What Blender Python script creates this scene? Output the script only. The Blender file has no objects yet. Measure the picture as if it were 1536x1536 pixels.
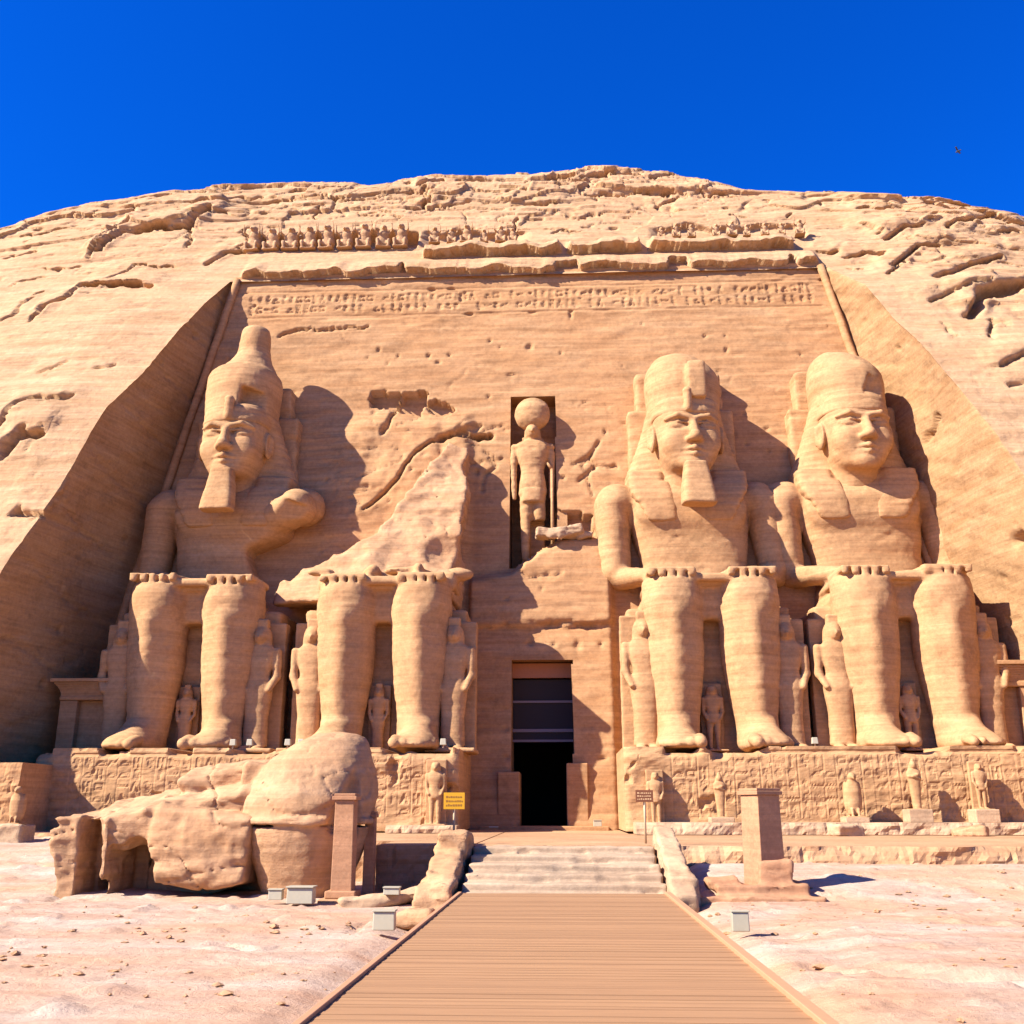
import bpy, math, random
import numpy as np
from mathutils import Vector
R = math.radians
SC = bpy.context.scene
COL = SC.collection

# ------------------------------------------------------------------ camera, sky, sun, exposure
CAM = Vector((0.85, -44.0, 0.85))
PITCH = math.atan(445/1536); YAW = R(2.76)
cam = bpy.data.cameras.new('camera'); co = bpy.data.objects.new('camera', cam); COL.objects.link(co)
cam.sensor_width = 36; cam.sensor_height = 36; cam.sensor_fit = 'HORIZONTAL'; cam.lens = 36
cam.clip_start = 0.1; cam.clip_end = 3000
co.location = CAM; co.rotation_euler = (R(90) + PITCH, 0, YAW)
SC.camera = co

SUN_AZ = R(63)      # direction the light travels, measured from +Y (into the cliff) towards +X
SUN_EL = R(38)
w = bpy.data.worlds.new('World'); SC.world = w; w.use_nodes = True
nt = w.node_tree; nt.nodes.clear()
sky = nt.nodes.new('ShaderNodeTexSky'); sky.sky_type = 'NISHITA'; sky.sun_disc = False
sky.sun_elevation = SUN_EL; sky.sun_rotation = SUN_AZ + math.pi
sky.altitude = 600; sky.air_density = 1.0; sky.dust_density = 0.05; sky.ozone_density = 5.0
hs = nt.nodes.new('ShaderNodeHueSaturation'); hs.inputs['Saturation'].default_value = 1.25
tint = nt.nodes.new('ShaderNodeMix'); tint.data_type = 'RGBA'; tint.blend_type = 'MULTIPLY'; tint.inputs[0].default_value = 1; tint.inputs[7].default_value = (0.06, 0.86, 1.95, 1)
bg = nt.nodes.new('ShaderNodeBackground'); bg.inputs['Strength'].default_value = 0.05
wo = nt.nodes.new('ShaderNodeOutputWorld')
nt.links.new(sky.outputs[0], hs.inputs['Color']); nt.links.new(hs.outputs[0], tint.inputs[6]); nt.links.new(tint.outputs[2], bg.inputs[0]); nt.links.new(bg.outputs[0], wo.inputs[0])
sl = bpy.data.lights.new('sun', 'SUN'); sl.energy = 5.0; sl.angle = R(0.5); sl.color = (1.0, 0.95, 0.92)
so = bpy.data.objects.new('sun', sl); COL.objects.link(so)
sd = Vector((math.sin(SUN_AZ)*math.cos(SUN_EL), math.cos(SUN_AZ)*math.cos(SUN_EL), -math.sin(SUN_EL)))
so.rotation_euler = sd.to_track_quat('-Z', 'Y').to_euler(); so.location = (-40, -60, 60)
SC.view_settings.view_transform = 'Standard'; SC.view_settings.look = 'None'
SC.view_settings.exposure = 1.46; SC.view_settings.gamma = 1.0
SC.cycles.max_bounces = 6; SC.cycles.diffuse_bounces = 4

# ------------------------------------------------------------------ measuring: pixel of the 1536 photo -> point on a world plane
_fw = np.array([-math.sin(YAW)*math.cos(PITCH), math.cos(YAW)*math.cos(PITCH), math.sin(PITCH)])
_rt = np.array([math.cos(YAW), math.sin(YAW), 0]); _up = np.cross(_rt, _fw); _C = np.array(CAM)
def on_plane(px, py, n, d):
    r = _fw + _rt*(px-768)/1536 - _up*(py-768)/1536
    n = np.array(n, float); return _C + r*((d-n@_C)/(n@r))
def at_y(px, py, Y): return on_plane(px, py, (0, 1, 0), Y)
def at_z(px, py, Z): return on_plane(px, py, (0, 0, 1), Z)
FA, FB = 0.8, 0.15                                   # facade plane y = FA + FB z
def on_facade(px, py): return on_plane(px, py, (0, 1, -FB), FA)
CB = 0.65; CA = 5.06 - CB*28.4                       # cliff plane y = CA + CB z
def on_cliff(px, py): return on_plane(px, py, (0, 1, -CB), CA)

# ------------------------------------------------------------------ noise
def _h(ix, iy, iz, s):
    with np.errstate(over='ignore'):
        a = (ix.astype(np.int64)*374761393 + iy.astype(np.int64)*668265263 + iz.astype(np.int64)*2147483647 + s*974711) & 0xffffffff
        a = (a ^ (a >> 13))*1274126177 & 0xffffffff
        a = (a ^ (a >> 16))*2246822519 & 0xffffffff
        a = a ^ (a >> 13)
    return (a & 0xffffff)/float(0xffffff)
def vn(x, y, z, s=0):
    x, y, z = np.broadcast_arrays(np.asarray(x, float), np.asarray(y, float), np.asarray(z, float))
    i, j, k = np.floor(x), np.floor(y), np.floor(z)
    u, v, t = x-i, y-j, z-k
    u = u*u*u*(u*(u*6-15)+10); v = v*v*v*(v*(v*6-15)+10); t = t*t*t*(t*(t*6-15)+10)
    r = 0
    for a in (0, 1):
        for b in (0, 1):
            for c in (0, 1):
                r = r + _h(i+a, j+b, k+c, s)*(u if a else 1-u)*(v if b else 1-v)*(t if c else 1-t)
    return r*2-1
def fbm(x, y, z, o=4, s=0, g=0.5):
    r = 0; a = 1.0; f = 1.0
    for q in range(o):
        r = r + a*vn(x*f, y*f, z*f, s+q*7); a *= g; f *= 2.03
    return r
def sstep(a, b, x):
    t = np.clip((x-a)/(b-a), 0, 1); return t*t*(3-2*t)
def cells(x, y, s=0, jit=0.85):
    """2D cellular pattern: (distance to border, random value per cell)"""
    i, j = np.floor(x), np.floor(y)
    f1 = np.full(x.shape, 9.0); f2 = f1.copy(); idv = np.zeros(x.shape)
    for a in (-1, 0, 1):
        for b in (-1, 0, 1):
            ci, cj = i+a, j+b
            px = ci+0.5+jit*(_h(ci, cj, ci*0, s)-0.5); py = cj+0.5+jit*(_h(ci, cj, ci*0+1, s)-0.5)
            d = np.maximum(np.abs(x-px), np.abs(y-py))*0.6+0.4*np.hypot(x-px, y-py)
            m = d < f1
            f2 = np.where(m, f1, np.minimum(f2, d)); idv = np.where(m, _h(ci, cj, ci*0+2, s), idv); f1 = np.where(m, d, f1)
    return f2-f1, idv
def poly_dist(x, z, pts):
    d = np.full(x.shape, 99.0)
    for (x0, z0), (x1, z1) in zip(pts[:-1], pts[1:]):
        dx, dz = x1-x0, z1-z0; L = dx*dx+dz*dz+1e-9
        t = np.clip(((x-x0)*dx+(z-z0)*dz)/L, 0, 1)
        d = np.minimum(d, np.hypot(x-x0-t*dx, z-z0-t*dz))
    return d
def in_poly(x, z, pts):
    c = np.zeros(x.shape, bool); n = len(pts)
    for i in range(n):
        x0, z0 = pts[i]; x1, z1 = pts[(i+1) % n]
        if z0 == z1: continue
        c ^= ((z0 > z) != (z1 > z)) & (x < (x1-x0)*(z-z0)/(z1-z0)+x0)
    return c

# ------------------------------------------------------------------ scene helpers
def tag(o, label=None, cat=None, group=None, kind=None):
    if label: o['label'] = label
    if cat: o['category'] = cat
    if group: o['group'] = group
    if kind: o['kind'] = kind
    return o
def thing(name, label, cat, loc=(0, 0, 0), group=None):
    o = bpy.data.objects.new(name, None); COL.objects.link(o); o.location = loc; o.empty_display_size = 0.3
    return tag(o, label, cat, group)
def obj(name, V, F, m, parent=None, smooth=True):
    V = np.asarray(V, np.float32).reshape(-1, 3)
    me = bpy.data.meshes.new(name)
    if isinstance(F, np.ndarray):
        n = len(F); k = F.shape[1]
        me.vertices.add(len(V)); me.vertices.foreach_set('co', V.ravel())
        me.loops.add(n*k); me.loops.foreach_set('vertex_index', F.astype(np.int32).ravel())
        me.polygons.add(n); me.polygons.foreach_set('loop_start', np.arange(0, n*k, k, dtype=np.int32))
        try: me.polygons.foreach_set('loop_total', np.full(n, k, np.int32))
        except Exception: pass
    else:
        me.from_pydata(V.tolist(), [], F)
    me.update(calc_edges=True); me.validate()
    me.polygons.foreach_set('use_smooth', np.full(len(me.polygons), smooth))
    me.materials.append(m)
    o = bpy.data.objects.new(name, me); COL.objects.link(o)
    if parent: o.parent = parent
    return o
def copy_tree(o, parent=None):
    c = o.copy(); COL.objects.link(c)
    if parent: c.parent = parent
    for ch in list(o.children): copy_tree(ch, c)
    return c
class MB:
    """collects simple solids into one mesh"""
    def __init__(s): s.v = []; s.f = []
    def hexa(s, P):
        n = len(s.v); s.v += [tuple(p) for p in P]
        s.f += [tuple(n+i for i in q) for q in ((0, 3, 2, 1), (4, 5, 6, 7), (0, 1, 5, 4), (1, 2, 6, 5), (2, 3, 7, 6), (3, 0, 4, 7))]
    def box(s, x0, x1, y0, y1, z0, z1, tx=0, ty=0):
        s.hexa([(x0, y0, z0), (x1, y0, z0), (x1, y1, z0), (x0, y1, z0),
                (x0+tx, y0+ty, z1), (x1-tx, y0+ty, z1), (x1-tx, y1-ty, z1), (x0+tx, y1-ty, z1)])
    def tube(s, pts, r, n=10):
        pts = [Vector(p) for p in pts]; b = len(s.v)
        for i, p in enumerate(pts):
            d = (pts[min(i+1, len(pts)-1)]-pts[max(i-1, 0)]).normalized()
            u = d.cross(Vector((0, 1, 0.01))).normalized(); v = d.cross(u)
            rr = r[i] if isinstance(r, (list, tuple)) else r
            for k in range(n):
                a = 2*math.pi*k/n; s.v.append(tuple(p+u*math.cos(a)*rr+v*math.sin(a)*rr))
        for i in range(len(pts)-1):
            for k in range(n):
                s.f.append((b+i*n+k, b+i*n+(k+1) % n, b+(i+1)*n+(k+1) % n, b+(i+1)*n+k))
        s.f.append(tuple(b+k for k in range(n))[::-1]); s.f.append(tuple(b+(len(pts)-1)*n+k for k in range(n)))
    def build(s, name, m, parent=None, bevel=0, smooth=False):
        o = obj(name, s.v, s.f, m, parent, smooth)
        if bevel:
            b = o.modifiers.new('b', 'BEVEL'); b.width = bevel; b.segments = 2; b.limit_method = 'ANGLE'
        return o
def grid_faces(nr, nc, keep=None, flip=False):
    i = np.arange(nr-1)[:, None]; j = np.arange(nc-1)[None]
    a = (i*nc+j); q = np.stack([a, a+1, a+nc+1, a+nc], -1)
    if flip: q = q[..., ::-1]
    if keep is not None: return q[keep]
    return q.reshape(-1, 4)

# ------------------------------------------------------------------ materials
def new_mat(name):
    m = bpy.data.materials.new(name); m.use_nodes = True
    n = m.node_tree; return m, n, n.nodes['Principled BSDF']
ALB = (0.575, 0.565, 0.475)
def stone(name, c1, c2, c3, band=1.0, bump=0.5, rough=0.92, stretch=(0.25, 0.25, 2.2), grain=6.0, bdist=0.06, lines=1.0):
    c1, c2, c3 = [tuple(v*q for v, q in zip(c, ALB)) for c in (c1, c2, c3)]
    m, n, p = new_mat(name); N = n.nodes; L = n.links
    g = N.new('ShaderNodeNewGeometry')
    mp = N.new('ShaderNodeMapping'); mp.inputs['Scale'].default_value = stretch; mp.inputs['Rotation'].default_value = (0, R(2), 0)
    L.new(g.outputs['Position'], mp.inputs[0])
    n1 = N.new('ShaderNodeTexNoise'); n1.inputs['Scale'].default_value = band; n1.inputs['Detail'].default_value = 8; n1.inputs['Roughness'].default_value = 0.65
    L.new(mp.outputs[0], n1.inputs[0])
    n2 = N.new('ShaderNodeTexNoise'); n2.inputs['Scale'].default_value = 0.35; n2.inputs['Detail'].default_value = 6; n2.inputs['Distortion'].default_value = 0.6
    L.new(g.outputs['Position'], n2.inputs[0])
    r1 = N.new('ShaderNodeValToRGB'); e = r1.color_ramp.elements
    e[0].position = 0.33; e[0].color = (*c1, 1); e[1].position = 0.68; e[1].color = (*c2, 1)
    L.new(n1.outputs[0], r1.inputs[0])
    mx = N.new('ShaderNodeMix'); mx.data_type = 'RGBA'; r2 = N.new('ShaderNodeMapRange'); r2.inputs[1].default_value = 0.42; r2.inputs[2].default_value = 0.7; r2.inputs[4].default_value = 0.75
    L.new(n2.outputs[0], r2.inputs[0]); L.new(r2.outputs[0], mx.inputs[0]); L.new(r1.outputs[0], mx.inputs[6]); mx.inputs[7].default_value = (*c3, 1)
    n3 = N.new('ShaderNodeTexNoise'); n3.inputs['Scale'].default_value = grain; n3.inputs['Detail'].default_value = 12; n3.inputs['Roughness'].default_value = 0.72
    L.new(g.outputs['Position'], n3.inputs[0])
    m3 = N.new('ShaderNodeMapRange'); m3.inputs[1].default_value = 0.3; m3.inputs[2].default_value = 0.7; m3.inputs[3].default_value = 0.82; m3.inputs[4].default_value = 1.16
    L.new(n3.outputs[0], m3.inputs[0])
    mp2 = N.new('ShaderNodeMapping'); mp2.inputs['Scale'].default_value = (stretch[0]*.8, stretch[1]*.8, stretch[2]*3.0) if lines else (1, 1, 1); mp2.inputs['Rotation'].default_value = (R(1.5), R(-1.5), 0)
    L.new(g.outputs['Position'], mp2.inputs[0])
    n4 = N.new('ShaderNodeTexNoise'); n4.inputs['Scale'].default_value = 1.0; n4.inputs['Detail'].default_value = 5; n4.inputs['Roughness'].default_value = 0.6; n4.inputs['Distortion'].default_value = 0.7
    L.new(mp2.outputs[0], n4.inputs[0])
    m4 = N.new('ShaderNodeMapRange'); m4.inputs[1].default_value = 0.35; m4.inputs[2].default_value = 0.62; m4.inputs[3].default_value = 1-.15*lines; m4.inputs[4].default_value = 1.05
    L.new(n4.outputs[0], m4.inputs[0])
    n5 = N.new('ShaderNodeTexNoise'); n5.inputs['Scale'].default_value = 0.8; n5.inputs['Detail'].default_value = 9; n5.inputs['Roughness'].default_value = 0.75
    L.new(g.outputs['Position'], n5.inputs[0])
    m5 = N.new('ShaderNodeMapRange'); m5.inputs[1].default_value = 0.30; m5.inputs[2].default_value = 0.48; m5.inputs[3].default_value = 0.74; m5.inputs[4].default_value = 1.0
    L.new(n5.outputs[0], m5.inputs[0])
    q1 = N.new('ShaderNodeMath'); q1.operation = 'MULTIPLY'; L.new(m4.outputs[0], q1.inputs[0]); L.new(m5.outputs[0], q1.inputs[1])
    q2 = N.new('ShaderNodeMath'); q2.operation = 'MULTIPLY'; L.new(q1.outputs[0], q2.inputs[0]); L.new(m3.outputs[0], q2.inputs[1]); m3 = q2
    mu = N.new('ShaderNodeMix'); mu.data_type = 'RGBA'; mu.blend_type = 'MULTIPLY'; mu.inputs[0].default_value = 1
    L.new(mx.outputs[2], mu.inputs[6]); L.new(m3.outputs[0], mu.inputs[7])
    L.new(mu.outputs[2], p.inputs['Base Color'])
    p.inputs['Roughness'].default_value = rough; p.inputs['Specular IOR Level'].default_value = 0.15
    ad = N.new('ShaderNodeMath'); ad.operation = 'MULTIPLY_ADD'; ad.inputs[1].default_value = 1.3
    L.new(n1.outputs[0], ad.inputs[0]); L.new(n3.outputs[0], ad.inputs[2])
    b = N.new('ShaderNodeBump'); b.inputs['Strength'].default_value = bump; b.inputs['Distance'].default_value = bdist
    L.new(ad.outputs[0], b.inputs['Height']); L.new(b.outputs[0], p.inputs['Normal'])
    return m
M_FAC = stone('sandstone facade', (0.60, 0.30, 0.14), (0.80, 0.46, 0.25), (0.72, 0.37, 0.18), bump=0.32)
M_STAT = stone('sandstone statue', (0.66, 0.35, 0.17), (0.84, 0.49, 0.26), (0.76, 0.42, 0.22), bump=0.4, stretch=(0.2, 0.2, 2.2), band=.8)
M_CLIFF = stone('sandstone cliff', (0.64, 0.36, 0.19), (0.86, 0.54, 0.33), (0.82, 0.47, 0.27), bump=0.6, bdist=0.1, grain=3.5)
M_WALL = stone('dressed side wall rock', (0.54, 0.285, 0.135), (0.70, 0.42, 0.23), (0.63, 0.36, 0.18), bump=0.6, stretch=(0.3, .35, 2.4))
M_ROCK = stone('fallen block rock', (0.64, 0.34, 0.18), (0.84, 0.5, 0.3), (0.74, 0.4, 0.22), bump=0.6, grain=5)
M_PALE = stone('pale weathered stone', (0.66, 0.41, 0.26), (0.84, 0.56, 0.37), (0.78, 0.48, 0.3), bump=0.4, grain=9)
M_STEP = stone('pale limestone steps', (0.58, 0.38, 0.26), (0.74, 0.54, 0.40), (0.66, 0.44, 0.3), bump=0.35, grain=9)
M_PILL = stone('pink sandstone pillar', (0.62, 0.3, 0.17), (0.72, 0.38, 0.22), (0.66, 0.34, 0.2), bump=0.25, grain=10)
def plain(name, c, rough=0.6, metal=0, var=0.12, scale=12):
    m, n, p = new_mat(name); N = n.nodes; L = n.links
    g = N.new('ShaderNodeNewGeometry'); t = N.new('ShaderNodeTexNoise'); t.inputs['Scale'].default_value = scale; t.inputs['Detail'].default_value = 6
    L.new(g.outputs['Position'], t.inputs[0])
    r = N.new('ShaderNodeMapRange'); r.inputs[3].default_value = 1-var; r.inputs[4].default_value = 1+var; L.new(t.outputs[0], r.inputs[0])
    mu = N.new('ShaderNodeMix'); mu.data_type = 'RGBA'; mu.blend_type = 'MULTIPLY'; mu.inputs[0].default_value = 1; mu.inputs[6].default_value = (*c, 1)
    L.new(r.outputs[0], mu.inputs[7]); L.new(mu.outputs[2], p.inputs['Base Color'])
    p.inputs['Roughness'].default_value = rough; p.inputs['Metallic'].default_value = metal
    return m
M_DARK = plain('rock with painted interior shade', (0.035, 0.025, 0.022), 0.95)  # near-black base colour paints in the shade of the unlit hall
M_BEAM = plain('grey timber beam', (0.22, 0.16, 0.15), 0.8)
M_WHITE = plain('cream painted casing', (0.36, 0.31, 0.20), 0.5)
M_YEL = plain('yellow sign paint', (0.62, 0.30, 0.004), 0.45, var=0.04)
M_BRN = plain('brown sign paint', (0.16, 0.05, 0.012), 0.5)
M_SIGNT = plain('sign lettering', (0.30, 0.12, 0.01), 0.5)
M_SIGNP = plain('pale sign lettering', (0.6, 0.36, 0.16), 0.5)
M_POST = plain('sign post metal', (0.45, 0.3, 0.16), 0.5)
M_GLASS = plain('lamp glass', (0.25, 0.25, 0.27), 0.15)
M_BIRD = plain('dark feathers', (0.03, 0.03, 0.035), 0.8)
def mat_ground():
    m = stone('sandy ground', (0.66, 0.40, 0.29), (0.85, 0.65, 0.55), (0.80, 0.44, 0.27), band=0.7, bump=0.7, stretch=(0.3, 1.6, 1), grain=5.0, bdist=0.08, lines=0)
    return m
M_GROUND = mat_ground()
def mat_wood():
    m, n, p = new_mat('walkway planks'); N = n.nodes; L = n.links
    g = N.new('ShaderNodeNewGeometry')
    mp = N.new('ShaderNodeMapping'); mp.inputs['Scale'].default_value = (0.9, 14, 1); L.new(g.outputs['Position'], mp.inputs[0])
    t = N.new('ShaderNodeTexNoise'); t.inputs['Scale'].default_value = 1.4; t.inputs['Detail'].default_value = 9; L.new(mp.outputs[0], t.inputs[0])
    a = N.new('ShaderNodeAttribute'); a.attribute_name = 'plank'
    s = N.new('ShaderNodeMath'); s.operation = 'MULTIPLY_ADD'; s.inputs[1].default_value = 0.5; L.new(a.outputs['Fac'], s.inputs[0]); L.new(t.outputs[0], s.inputs[2])
    r = N.new('ShaderNodeValToRGB'); e = r.color_ramp.elements; e[0].position = 0.4; e[0].color = (0.25, 0.125, 0.048, 1); e[1].position = 1.05; e[1].color = (0.33, 0.17, 0.068, 1)
    L.new(s.outputs[0], r.inputs[0]); L.new(r.outputs[0], p.inputs['Base Color']); p.inputs['Roughness'].default_value = 0.75
    b = N.new('ShaderNodeBump'); b.inputs['Strength'].default_value = 0.3; b.inputs['Distance'].default_value = 0.01; L.new(t.outputs[0], b.inputs['Height']); L.new(b.outputs[0], p.inputs['Normal'])
    return m
M_WOOD = mat_wood()
M_EDGE = plain('walkway edge board', (0.42, 0.2, 0.09), 0.7)

# ------------------------------------------------------------------ carved relief signs (sunk picture writing)
def seg(u, v, x0, y0, x1, y1):
    dx, dy = x1-x0, y1-y0; t = np.clip(((u-x0)*dx+(v-y0)*dy)/(dx*dx+dy*dy+1e-9), 0, 1)
    return np.hypot(u-x0-t*dx, v-y0-t*dy)
def ring(u, v, cx, cy, r): return np.abs(np.hypot(u-cx, v-cy)-r)
def disc(u, v, cx, cy, a, b): return np.maximum(np.hypot((u-cx)/a, (v-cy)/b)-1, 0)*min(a, b)
def glyph(k, u, v):
    mn = np.minimum
    if k == 0:  return mn(ring(u, v, .5, .72, .17), mn(seg(u, v, .5, .55, .5, .08), seg(u, v, .25, .45, .75, .45)))
    if k == 1:  return mn(disc(u, v, .45, .45, .24, .17), mn(disc(u, v, .27, .72, .11, .1), mn(seg(u, v, .62, .4, .92, .22), mn(seg(u, v, .42, .3, .42, .05), seg(u, v, .3, .05, .55, .05)))))
    if k == 2:
        z = np.abs(((u*4) % 1)-.5)*.22; return np.maximum(np.abs(v-.45-z), np.maximum(.06-u, u-.94))
    if k == 3:  return disc(u, v, .5, .5, .24, .24)
    if k == 4:  return mn(seg(u, v, .15, .25, .85, .25), mn(seg(u, v, .15, .7, .85, .7), mn(seg(u, v, .15, .25, .15, .7), seg(u, v, .85, .25, .85, .7))))
    if k == 5:  return mn(seg(u, v, .5, .05, .5, .9), seg(u, v, .5, .9, .68, .62))
    if k == 6:  return mn(ring(u, v, .5, .5, .24), disc(u, v, .5, .5, .07, .07))
    if k == 7:  return mn(seg(u, v, .1, .3, .35, .55), mn(seg(u, v, .35, .55, .7, .45), seg(u, v, .7, .45, .9, .7)))
    if k == 8:  return mn(seg(u, v, .3, .05, .3, .9), mn(seg(u, v, .7, .05, .7, .9), seg(u, v, .3, .5, .7, .5)))
    if k == 9:  return mn(disc(u, v, .5, .8, .1, .1), mn(seg(u, v, .5, .7, .45, .3), mn(seg(u, v, .45, .3, .75, .25), mn(seg(u, v, .75, .25, .75, .05), seg(u, v, .5, .6, .8, .55)))))
    if k == 10: return mn(seg(u, v, .1, .2, .9, .2), np.maximum(np.abs(np.hypot(u-.5, v-.2)-.36), .2-v))
    return mn(seg(u, v, .2, .1, .5, .85), seg(u, v, .5, .85, .8, .1))
def writing(X, Z, x0, x1, z0, z1, cw, chh, rng, depth=0.06, wid=0.09, fill=0.9, cols=True):
    """depth map of sunk signs laid out in columns between ruled lines"""
    out = np.zeros(X.shape)
    nx = max(1, int((x1-x0)/cw)); nz = max(1, int((z1-z0)/chh)); cw = (x1-x0)/nx; chh = (z1-z0)/nz
    for i in range(nx):
        for j in range(nz):
            if rng.random() > fill: continue
            a, b = x0+i*cw, z0+j*chh
            m = (X >= a) & (X < a+cw) & (Z >= b) & (Z < b+chh)
            if not m.any(): continue
            d = glyph(rng.randrange(12), ((X[m]-a)/cw-.5)*1.15+.5, ((Z[m]-b)/chh-.5)*1.15+.5)
            out[m] = np.maximum(out[m], depth*np.clip(1.6-d/wid, 0, 1)*(0.6+0.4*rng.random()))
        if cols:
            m = (Z > z0) & (Z < z1)
            out = np.where(m, np.maximum(out, depth*0.5*np.clip(1-np.abs(X-x0-i*cw)/0.05, 0, 1)), out)
    return out

# ------------------------------------------------------------------ terrain: cliff
TOP = 28.4
def xe(z, s):                                        # inner edge of the recess on the facade plane
    zz = np.minimum(z, TOP)
    return (-21.32+0.1645*zz) if s < 0 else (20.05-0.1770*zz)
def cliff_polys(L): return [[(float(q[0]), float(q[2])) for q in (on_cliff(*p) for p in c)] for c in L]
CRACKS = [ # pixels of the photo's main crevices: (points, width, depth, bulge above)
 ([(55, 480), (70, 462), (105, 450), (125, 432), (215, 428)], .22, 1.3, .35),
 ([(125, 430), (170, 432), (228, 432)], .30, 1.1, .3),
 ([(150, 375), (190, 350), (240, 345), (282, 345), (300, 330), (320, 318)], .35, 1.6, .9),
 ([(285, 372), (283, 350)], .2, 1.0, .0),
 ([(130, 385), (165, 355), (200, 335)], .22, .8, .5),
 ([(55, 395), (110, 397)], .12, .5, .1), ([(170, 415), (200, 397), (265, 400)], .15, .6, .15),
 ([(0, 480), (25, 470), (50, 440), (70, 435)], .15, .6, .1),
 ([(315, 395), (340, 380), (370, 378)], .2, 1.0, .4), ([(365, 378), (372, 345)], .15, .8, .2),
 ([(0, 675), (15, 665), (30, 650), (60, 650)], .45, 1.4, .5), ([(0, 640), (40, 605), (90, 600), (115, 600)], .2, .7, .2),
 ([(0, 755), (30, 760), (55, 768)], .25, .8, .2), ([(150, 555), (180, 550)], .15, .5, .1), ([(0, 420), (20, 410), (60, 408)], .1, .4, 0),
 ([(636, 285), (640, 310)], .28, 1.2, .3), ([(610, 315), (650, 312), (700, 305)], .15, .7, .3), ([(630, 282), (660, 272)], .25, .9, .4),
 ([(470, 330), (485, 310)], .12, .6, .1), ([(300, 305), (330, 305)], .35, 1.0, .3), ([(350, 297), (385, 297)], .2, .7, .3),
 ([(820, 265), (860, 262)], .25, .9, .5), ([(870, 265), (905, 258), (960, 262)], .2, .8, .4), ([(980, 262), (1010, 255)], .2, .7, .3),
 ([(770, 308), (835, 305)], .15, .6, .3), ([(835, 347), (870, 348)], .12, .5, .1), ([(980, 308), (1015, 295)], .12, .6, .2),
 ([(1090, 325), (1125, 323)], .12, .5, .1), ([(1180, 325), (1190, 318)], .15, .6, 0), ([(775, 330), (772, 350)], .2, .8, .1),
 ([(1230, 375), (1245, 380), (1260, 375)], .16, .8, .2), ([(1270, 385), (1325, 382)], .2, .9, .4), ([(1275, 405), (1290, 408)], .15, .6, .1),
 ([(1335, 405), (1375, 372), (1410, 368)], .2, 1.0, .6), ([(1330, 360), (1355, 345), (1380, 340)], .22, .9, .5), ([(1290, 315), (1335, 315)], .25, .9, .5),
 ([(1400, 425), (1420, 418), (1450, 400), (1500, 385)], .25, 1.0, .7), ([(1450, 480), (1460, 455), (1480, 450), (1536, 435)], .5, 2.0, 1.3),
 ([(1500, 345), (1536, 340)], .2, .8, .3), ([(1395, 300), (1450, 300), (1520, 308)], .22, .9, .4), ([(1240, 282), (1290, 285)], .15, .6, .2),
 ([(1150, 270), (1200, 280)], .15, .6, .2), ([(1500, 590), (1536, 580)], .2, .6, .1), ([(1475, 520), (1480, 490), (1500, 500)], .18, .6, 0),
 ([(530, 275), (600, 268)], .15, .6, .2), ([(680, 270), (740, 268)], .15, .6, .2), ([(100, 320), (140, 318)], .15, .6, .2), ([(200, 300), (260, 292)], .14, .6, .3), ([(410, 300), (470, 296), (520, 300)], .14, .7, .35), ([(540, 318), (600, 330)], .12, .5, .2), ([(440, 285), (520, 283)], .13, .6, .3), ([(700, 285), (790, 288)], .14, .6, .3), ([(880, 290), (960, 286), (1010, 290)], .14, .7, .3), ([(1040, 285), (1100, 292)], .13, .6, .3), ([(880, 320), (950, 318)], .12, .5, .2), ([(1350, 400), (1320, 425)], .15, .6, .3), ([(1380, 470), (1440, 445), (1470, 440)], .16, .7, .4), ([(1290, 340), (1320, 352)], .15, .7, .3), ([(1420, 340), (1480, 325), (1536, 330)], .18, .8, .4), ([(20, 345), (90, 340)], .13, .5, .2), ([(60, 560), (110, 545)], .1, .4, .1), ([(1490, 560), (1536, 540)], .2, .7, .3), ([(1400, 500), (1425, 520)], .12, .5, 0), ([(0, 375), (50, 370)], .12, .5, .1)]
CR = list(zip(cliff_polys([c[0] for c in CRACKS]), CRACKS))
SKY = [(-60, 26), (-48, 31.5), (-40, 33.9)]+[(float(p[0]), float(p[2])) for p in (on_cliff(*q) for q in
      [(0, 320), (50, 308), (100, 300), (150, 290), (200, 283), (270, 275), (350, 268), (430, 265), (500, 263), (560, 266), (640, 255), (700, 254), (760, 250), (820, 250), (880, 243), (940, 243), (1000, 248), (1060, 255), (1130, 272), (1150, 273), (1210, 277), (1280, 280), (1340, 288), (1400, 290), (1470, 300), (1536, 305)])]+[(34, 31.5), (44, 27.5), (60, 22)]
SX, SZ = [p[0] for p in SKY], [p[1] for p in SKY]
COR1 = [(350, 600), (607, 833), (868, 1005), (1035, 1190), (1200, 1240)]     # pixel spans where the lower moulding survives
COR2 = [(638, 840), (852, 960), (975, 1190)]                                  # and the upper one
def span_mask(x, spans, py, soft=0.12):
    m = np.zeros(x.shape)
    for a, b in spans:
        xa, xb = on_cliff(a, py)[0], on_cliff(b, py)[0]
        m = np.maximum(m, sstep(xa-soft, xa+soft, x)*(1-sstep(xb-soft, xb+soft, x)))
    return m
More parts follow.
